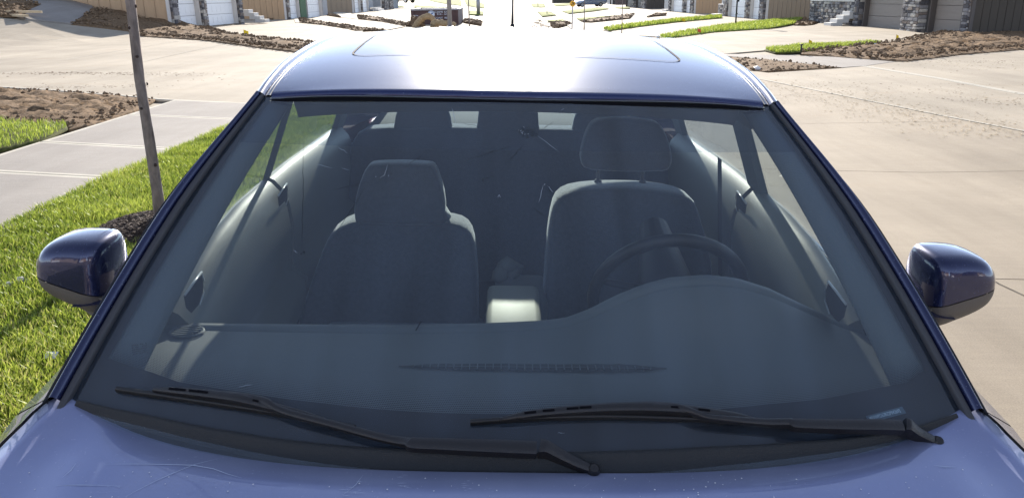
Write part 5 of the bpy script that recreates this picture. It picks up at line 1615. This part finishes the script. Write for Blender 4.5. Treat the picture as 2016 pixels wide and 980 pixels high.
for f, a in ((.115, -.6), (.16, 2.6), (.20, -1.9), (.235, .4), (.275, -1.3), (.315, -2.2), (.345, .2), (.385, -1.6), (.41, -1.2)):
    p = dirn * 4.2 * f; rr = lerp(.041, .016, f ** .8); d = Vector((math.cos(a), math.sin(a), 0)); km = MB(); km.tube([p + d * rr * .82, p + d * (rr + .004)], [.012, .006], 8); km.build('knot', M['knot'], trunk1)
mu = MB(); rows = []
for i, (r_, z) in enumerate(((.47, .02), (.42, .055), (.34, .09), (.24, .115), (.12, .13), (.0, .135))):
    rows.append([b + Vector((math.cos(a) * r_, math.sin(a) * r_ * 1.05, z + .02 * noise.noise(Vector((math.cos(a) * r_ * 4, math.sin(a) * r_ * 4, 0))))) for a in [2 * math.pi * k / 40 for k in range(40)]])
mu.grid(rows, close=True)
mo = mu.build('mulch_mound', M['mulch'], None, True); tag(mo, 'dark bark mulch mounded round the foot of the young tree', None, None, 'stuff')
mc = MB()
for i in range(3600):
    a = random.uniform(0, 6.28); r_ = .49 * math.sqrt(random.random()); z = interp([0, .12, .24, .34, .42, .5], [.135, .13, .115, .09, .055, .03], r_)
    l = random.uniform(.008, .03); w = l * random.uniform(.2, .45)
    mc.box((b.x + math.cos(a) * r_, b.y + math.sin(a) * r_ * 1.05, b.z + z + .006), (l, w, w * .4), Matrix.Rotation(random.uniform(0, 6.28), 3, 'Z') @ Matrix.Rotation(random.uniform(-.6, .6), 3, 'X'))
mo2 = mc.build('bark_chips', M['mulch']); tag(mo2, 'bark chips lying on the mulch mound', None, None, 'stuff')

def sapling(px, py, y_hint, label, h, r, nb=5):
    p = G(px, py); return tree('sapling', label, p, h, r, r * .4, nb, int(px), 'saplings along the far verges', None, True, .7)
sapling(1059, 14, 0, 'thin sapling on the farthest square of lawn right of the street', 4, .05)
sapling(1077, 29, 0, 'thin sapling on the second square of lawn right of the street', 4, .035)
p = G(1150, 62); tree('sapling', 'bare thin sapling rising right of the yellow sign', p, 4, .030, .012, 5, 11, 'saplings along the far verges', None, True, .6)
p = G(1224, 66); tree('sapling', 'bare sapling standing by the thin lawn strip left of the white doors', p, 4, .024, .010, 5, 12, 'saplings along the far verges', None, True, .6)
p = G(924, 53); tree('sapling', 'bare sapling in the bare plot just right of the grey pole', p, 4, .035, .014, 5, 13, 'saplings along the far verges', None, True, .6)

def leanpole(base, h): return [base, base + UPG * h]
# grey lamp pole standing in front of the dumpster
pb = G(886, 57); lp = empty('lamp_post', pb, LEAN); tag(lp, 'tall grey lamp post standing in front of the brown dumpster', 'lamp post')
w = .115
mb = MB(); mb.tube([(0, 0, -.1), (0, 0, 6.5)], [w, w * .62], 14); mb.build('pole', M['metalpost'], lp, True)
mb = MB(); mb.tube([(0, 0, 6.45), (.3, -.1, 6.75), (1.3, -.4, 6.85)], [.05, .045, .04], 10); arm_ = mb.build('arm', M['metalpost'], lp, True)
mb = MB(); mb.box((1.55, -.47, 6.83), (.6, .22, .10), None, 0, .03); mb.build('lamp_head', M['metalpost'], lp, True)
mb = MB(); mb.tube([(0, 0, -.05), (0, 0, .12), (0, 0, .14)], [.19, .17, .10], 14); mb.build('base', M['metalpost'], lp)

# yellow warning sign
sb = G(1126, 62); sg_ = empty('road_sign', sb, (0, -R(1.0), 0)); tag(sg_, 'small yellow warning sign on a grey post by the far sidewalk', 'sign')
top = aty(1127, 8, sb.y).z - sb.z
rp_ = .5 * 11.5 / 1510 * sb.y
mb = MB(); mb.box((0, 0, (top + .6) / 2), (.055, .04, top + .7)); mb.build('post', M['metalpost'], sg_)
mb = MB(); q = [(rp_ * math.cos(R(22.5 + 45 * k)), top + rp_ * math.sin(R(22.5 + 45 * k))) for k in range(8)]; mb.prism(q, -.045, -.030); pl_ = mb.build('sign_plate', M['yellow'], sg_)
q = rp_ * .7
mb = MB()
for k in range(12):
    a = R(-150 + 27 * k); 
    if k % 4 == 3: continue
    mb.box((math.cos(a) * rp_ * .45, -.049, top + math.sin(a) * rp_ * .42), (rp_ * .26, .006, rp_ * .17), Matrix.Rotation(-a, 3, 'Y'))
mb.box((rp_ * .12, -.049, top + rp_ * .05), (rp_ * .5, .006, rp_ * .2)); mb.build('symbol', M['signblack'], pl_)
mb = MB(); mb.box((0, -.038, top + rp_ + .22), (.16, .015, .36)); mb.build('upper_plate', M['yellow'], sg_)

# black lamp on a post by the white doors
lb = G(1448, 51); bl_ = empty('garden_lamp', lb, LEAN); tag(bl_, 'thin black post lamp in front of the second house on the right', 'post lamp')
mb = MB(); mb.tube([(0, 0, 0), (0, 0, 2.4)], .042, 10); mb.build('post', M['blackpost'], bl_, True)
mb = MB(); mb.tube([(0, 0, 2.4), (0, 0, 2.44), (0, 0, 2.72), (0, 0, 2.80)], [.05, .10, .14, .02], 6); mb.build('lantern', M['blackpost'], bl_)
mb = MB(); mb.box((.04, -.05, 1.36), (.10, .10, .26)); mb.box((.03, -.04, .62), (.06, .06, .05)); mb.build('bracket', M['blackpost'], bl_)
# grey post with a white cap
gb_ = G(942, 29); ub = empty('utility_post', gb_, LEAN); tag(ub, 'grey utility post with a white band on the far left verge', 'utility post')
mb = MB(); mb.tube([(0, 0, 0), (0, 0, 1.75)], .16, 10); mb.build('post', M['metalpost'], ub, True)
mb = MB(); mb.tube([(0, 0, 1.75), (0, 0, 1.95)], [.30, .30], 10); mb.build('cap', M['white'], ub, True)
# short black pipe and marker flags
pb = G(1576, 109); bp_ = empty('stub_pipe', pb, LEAN); tag(bp_, 'short black pipe standing at the end of the green strip', 'pipe')
hgt = aty(1576, 88, pb.y).z - pb.z
mb = MB(); mb.tube([(0, 0, 0), (0, 0, hgt)], .021, 10); mb.build('pipe', M['blackpost'], bp_, True)
mb = MB(); mb.tube([(0, 0, hgt - .03), (0, 0, hgt), (0, 0, hgt + .012)], [.024, .048, .046], 10); mb.build('cap', M['blackpost'], bp_, True)
def flag(px, py, ptop_, label, mt, w=.10, hh=.09):
    p = G(px, py); f = empty('marker_flag', p, LEAN); tag(f, label, 'flag', 'utility marker flags')
    h = max(.25, aty(px, ptop_, p.y).z - p.z)
    mb = MB(); mb.tube([(0, 0, 0), (0, 0, h)], .004, 5); mb.build('wire', M['metalpost'], f)
    mb = MB(); mb.grid([[Vector((w * i / 5, .02 * math.sin(i * 1.3), h - hh * j / 2 - .012 * i)) for i in range(6)] for j in range(3)]); mb.build('pennant', M[mt], f)
flag(481, 74, 59, 'yellow marker flag beside the long bank of soil on the left', 'flag', .18, .16)
flag(1591, 94, 84, 'yellow marker flag right of the short black pipe', 'flag', .11, .10)
flag(1763, 83, 68, 'yellow marker flag in front of the grey double garage door', 'flag', .09, .20)
flag(1342, 44, 38, 'yellow marker flag on the thin lawn strip', 'flag', .22, .18)
flag(1373, 68, 62, 'red marker flag on the bright green lawn tongue', 'redflag', .14, .13)
for px, py, r_, lab in ((1716, 90.5, .10, 'left one of two white stones at the end of the green strip'), (1723, 90, .09, 'right one of two white stones at the end of the green strip'), (1490, 139, .10, 'white stone on the dark soil strip right of the car roof'), (1295, 75, .12, 'small pale stone at the tip of the bright lawn tongue'), (1362, 76, .0, ''), (36, 562, .045, '')):
    if not lab: continue
    p = G(px, py); mb = MB(); lump(mb, (0, 0, .04), r_, int(px), .6); o = mb.build('stone', M['pale'], None, True); o.location = p; tag(o, lab, 'stone')
# lump of earth in the left soil patch
p = G(72, 229); mb = MB(); lump(mb, (0, 0, .06), .14, 5, .75); lump(mb, (.16, .02, .04), .11, 8, .7); o = mb.build('earth_clod', M['clod'], None, True); o.location = p; tag(o, 'big dark clod of earth in the soil patch left of the sidewalk', 'clod of earth')
# crumpled pale wrapper on the grass
p = G(34, 574); mb = MB()
for k in range(5): lump(mb, (random.uniform(-.03, .03), random.uniform(-.04, .04), .045 + random.uniform(0, .02)), .024, 40 + k, .6)
o = mb.build('wrapper', M['ledge']); o.location = p; tag(o, 'crumpled pale wrapper on the grass below the passenger mirror', 'litter')
p = G(106, 728); mb = MB(); mb.box((0, 0, .07), (.05, .035, .004), Matrix.Rotation(.5, 3, 'X')); o = mb.build('paper_scrap', M['pale']); o.location = p; tag(o, 'white scrap of paper on the grass beside the front wing', 'litter')
# offcuts of timber
p = G(33, 30); mb = MB(); mb.box((0, 0, .13), (1.9, .12, .09), Matrix.Rotation(.08, 3, 'Z')); o = mb.build('timber_plank', M['timber']); o.location = p; tag(o, 'long timber plank lying across the top left soil bed', 'plank', 'timber offcuts')
p = G(37, 36); mb = MB(); mb.box((0, 0, .10), (.9, .30, .09), Matrix.Rotation(-.55, 3, 'Z')); o = mb.build('timber_plank', M['timber']); o.location = p; tag(o, 'short timber offcut at the edge of the left driveway', 'plank', 'timber offcuts')

# ================================================================== DUMPSTER, STRAW ROLLS
yd = 45.0
A_, B_ = aty(812, 16, yd), aty(900, 19.5, yd)
zt = (A_.z + B_.z) / 2; xa, xb_ = A_.x, aty(903, 30, yd).x
zg = -.35
dp = empty('dumpster', ((xa + xb_) / 2, yd, zg), LEAN); tag(dp, 'brown open dumpster with a round emblem and white lettering', 'dumpster')
wD, hD = xb_ - xa, zt - zg
mb = MB(); mb.add([(-wD / 2 - .08, 0, hD), (wD / 2, 0, hD), (wD / 2 - .02, .02, 0), (-wD / 2 - .02, .02, 0)], [(0, 1, 2, 3)])
mb.box((0, .06, hD / 2), (wD, .10, hD)); mb.box((-wD / 2 + .04, 2.0, hD / 2), (.08, 4.0, hD)); mb.box((wD / 2 - .04, 2.0, hD / 2), (.08, 4.0, hD)); mb.box((0, 4.0, hD / 2), (wD, .10, hD)); mb.box((0, 2, .1), (wD, 4, .1))
mb.build('body', M['dumpster'], dp)
mb = MB(); mb.box((0, -.02, hD - .035), (wD + .12, .13, .09)); mb.box((0, 4, hD - .035), (wD + .12, .13, .09)); mb.box((-wD / 2, 2, hD - .033), (.13, 4, .09)); mb.box((wD / 2, 2, hD - .033), (.13, 4, .09)); mb.build('rim', M['metalpost'], dp)
for xr in (-.48, wD / 2 / wD - .03):
    mb = MB(); mb.box((xr * wD, -.03, hD / 2), (.09, .08, hD - .1)); mb.build('rib', M['dumpster'], dp)
def dpx(px, py):
    p = aty(px, py, yd - .05); return (p.x - (xa + xb_) / 2, p.z - zg)
ex_, ez_ = dpx(850, 28.2); rr = .5 * 13 / 1510 * yd
mb = MB(); mb.tube([(ex_, -.03, ez_), (ex_, -.045, ez_)], rr, 24); em_ = mb.build('emblem', M['logowhite'], dp)
mb = MB(); mb.prism([(ex_ + rr * a, ez_ + rr * b_) for a, b_ in ((-.25, -.75), (.15, -.55), (.1, -.1), (.45, .05), (.5, .45), (.05, .3), (-.2, .1), (-.3, -.3))], -.050, -.044)
for k in range(7):
    a = R(25 + 22 * k); mb.box((ex_ + math.cos(a) * rr * .8, -.048, ez_ + math.sin(a) * rr * .8), (rr * .18, .006, rr * .2), Matrix.Rotation(-a, 3, 'Y'))
mb.build('emblem_mark', M['logoblue'], em_)
FR = Matrix.Rotation(math.pi / 2, 4, 'X')
for txt, px, py, wpx in (('CAPE DISP', 873, 24.8, 32), ('816 - 616', 873, 29, 22), ('CONT  RENT', 873, 36.5, 32)):
    tx, tz = dpx(px, py); t_ = lettering('lettering', txt, .13, M['logowhite'], dp, Matrix.Translation((tx, -.035, tz)) @ FR)
    bw = max(v.co.x for v in t_.data.vertices) - min(v.co.x for v in t_.data.vertices)
    for v in t_.data.vertices: v.co.x *= wpx / 1510 * yd / bw
for k in range(4):
    tx, tz = dpx(815.5 + 2.6 * k, 29 + .4 * k); mb = MB(); mb.box((tx, -.04, tz), (.035, .02, .035)); mb.build('rivet', M['logowhite'], dp)
def wattle(pix, y, r_, label):
    mb = MB(); P = spline([tuple(aty(px, py, y)) for px, py in pix], 5); mb.tube(P, r_, 12)
    for i, v in enumerate(mb.v): mb.v[i] = v + Vector((1, 1, 1)) * .05 * noise.noise(v * 6)
    o = mb.build('straw_roll', M['wattle'], None, True); tag(o, label, 'straw roll', 'erosion control rolls')
wattle([(815, 56), (822, 46), (832, 36), (842, 32.5), (850, 36), (856, 46), (860, 56)], 41.0, .15, 'bent straw erosion roll arching up before the brown dumpster')
wattle([(853, 58), (853, 48), (860, 45), (872, 46), (886, 48), (896, 52)], 40.0, .15, 'flat straw erosion roll lying behind the grey lamp post')
hp = [tuple(p[:2]) for p in PX([(797, 53), (815, 44), (830, 45), (860, 53), (856, 58), (800, 58)])]
mb = MB()
for i in range(60):
    px = random.uniform(802, 832); py = random.uniform(36 if px > 812 else 46, 54); q = aty(px, py, 42.5 + random.uniform(-.6, .6)); lump(mb, q, random.uniform(.1, .24), i, .8)
o = mb.build('soil_heap', M['clod']); tag(o, 'heap of dark spoil against the left end of the dumpster', None, None, 'stuff')
# twigs and rubble at the far kerb
mb = MB()
for i in range(34):
    q = G(random.uniform(1050, 1095), random.uniform(42, 60)); l = random.uniform(.15, .6); mb.box((q.x, q.y, q.z + .05), (l, .03, .03), Matrix.Rotation(random.uniform(0, 6.28), 3, 'Z') @ Matrix.Rotation(random.uniform(-.4, .4), 3, 'Y'))
o = mb.build('twigs', M['soil']); tag(o, 'twigs and rubble at the far right kerb', None, None, 'stuff')

# ================================================================== PARKED CARS FAR OFF
def farcar(label, loc, rz, body):
    c = empty('parked_car', loc, (0, -R(2.0), rz)); tag(c, label, 'car', 'cars parked far down the street')
    prof = [(-2.25, .45), (-2.28, .62), (-2.2, .80), (-1.95, .86), (-1.1, .93), (-.95, .95), (1.25, .98), (1.45, .97), (2.1, .95), (2.28, .88), (2.32, .60), (2.25, .42), (1.9, .30), (-1.9, .30)]
    mb = MB(); rows = []
    for y, k in ((-.86, .93), (-.80, 1), (.80, 1), (.86, .93)):
        rows.append([Vector((px * (k if abs(px) > 1.5 else 1), y, .6 + (pz - .6) * k)) for px, pz in prof])
    mb.grid(rows, close=True); n_ = len(prof); mb.f += [tuple(range(n_)), tuple(3 * n_ + i for i in range(n_))]; mb.m += [0, 0]
    b_ = mb.build('body', body, c); autosmooth(b_, 40)
    mb = MB(); cab = [(-1.05, .93), (-.35, 1.36), (.0, 1.42), (.75, 1.41), (1.05, 1.33), (1.6, .96)]
    rows = [[Vector((px, s_ * (.74 - .16 * max(0, pz - .93) / .5), pz)) for px, pz in cab] for s_ in (-1, -.93, .93, 1)]
    mb.grid(rows); mb.f += [tuple(range(6)), tuple(18 + i for i in range(6))]; mb.m += [0, 0]
    g_ = mb.build('cabin_glass', M['window'], c)
    mb = MB(); rows = [[Vector((px, s_ * .60, pz + .008)) for px, pz in cab[1:5]] for s_ in (-1, -.5, 0, .5, 1)]; mb.grid(rows); mb.build('roof', body, c, True)
    for a, b2 in (((-1.05, .94), (-.33, 1.37)), ((.28, .95), (.25, 1.40)), ((1.05, 1.34), (1.6, .97))):
        for s_ in (-1, 1):
            mb = MB(); mb.tube([(a[0], s_ * .75, a[1]), (b2[0], s_ * (.75 - .16 * (b2[1] - .93) / .5), b2[1])], .035, 6); mb.build('door_pillar', body, c)
    for wx in (-1.40, 1.38):
        for s_ in (-1, 1):
            mb = MB(); mb.tube([(wx, s_ * .68, .31), (wx, s_ * .875, .31)], .315, 18); wv = mb.build('wheel', M['rubber'], c)
            mb = MB(); mb.tube([(wx, s_ * .87, .31), (wx, s_ * .885, .31)], .20, 14); mb.build('rim', M['rim'], wv)
    for s_ in (-1, 1):
        mb = MB(); mb.box((2.24, s_ * .62, .76), (.12, .34, .14)); mb.build('tail_lamp', M['redlamp'], c)
        mb = MB(); mb.box((-2.22, s_ * .60, .70), (.10, .36, .13)); mb.build('headlight', M['lamp'], c)
    return c
pc_ = atx(1161, 15, 1); q = aty(1161, 14, 117.0)
farcar('silver blue sedan parked across the far driveway on the right', (q.x, 117, q.z), R(14), M['silver'])
q = aty(790, 6.5, 112.0)
farcar('dark car at the top edge behind the left lawns', (q.x, 112, q.z), R(-30), M['navyfar'])
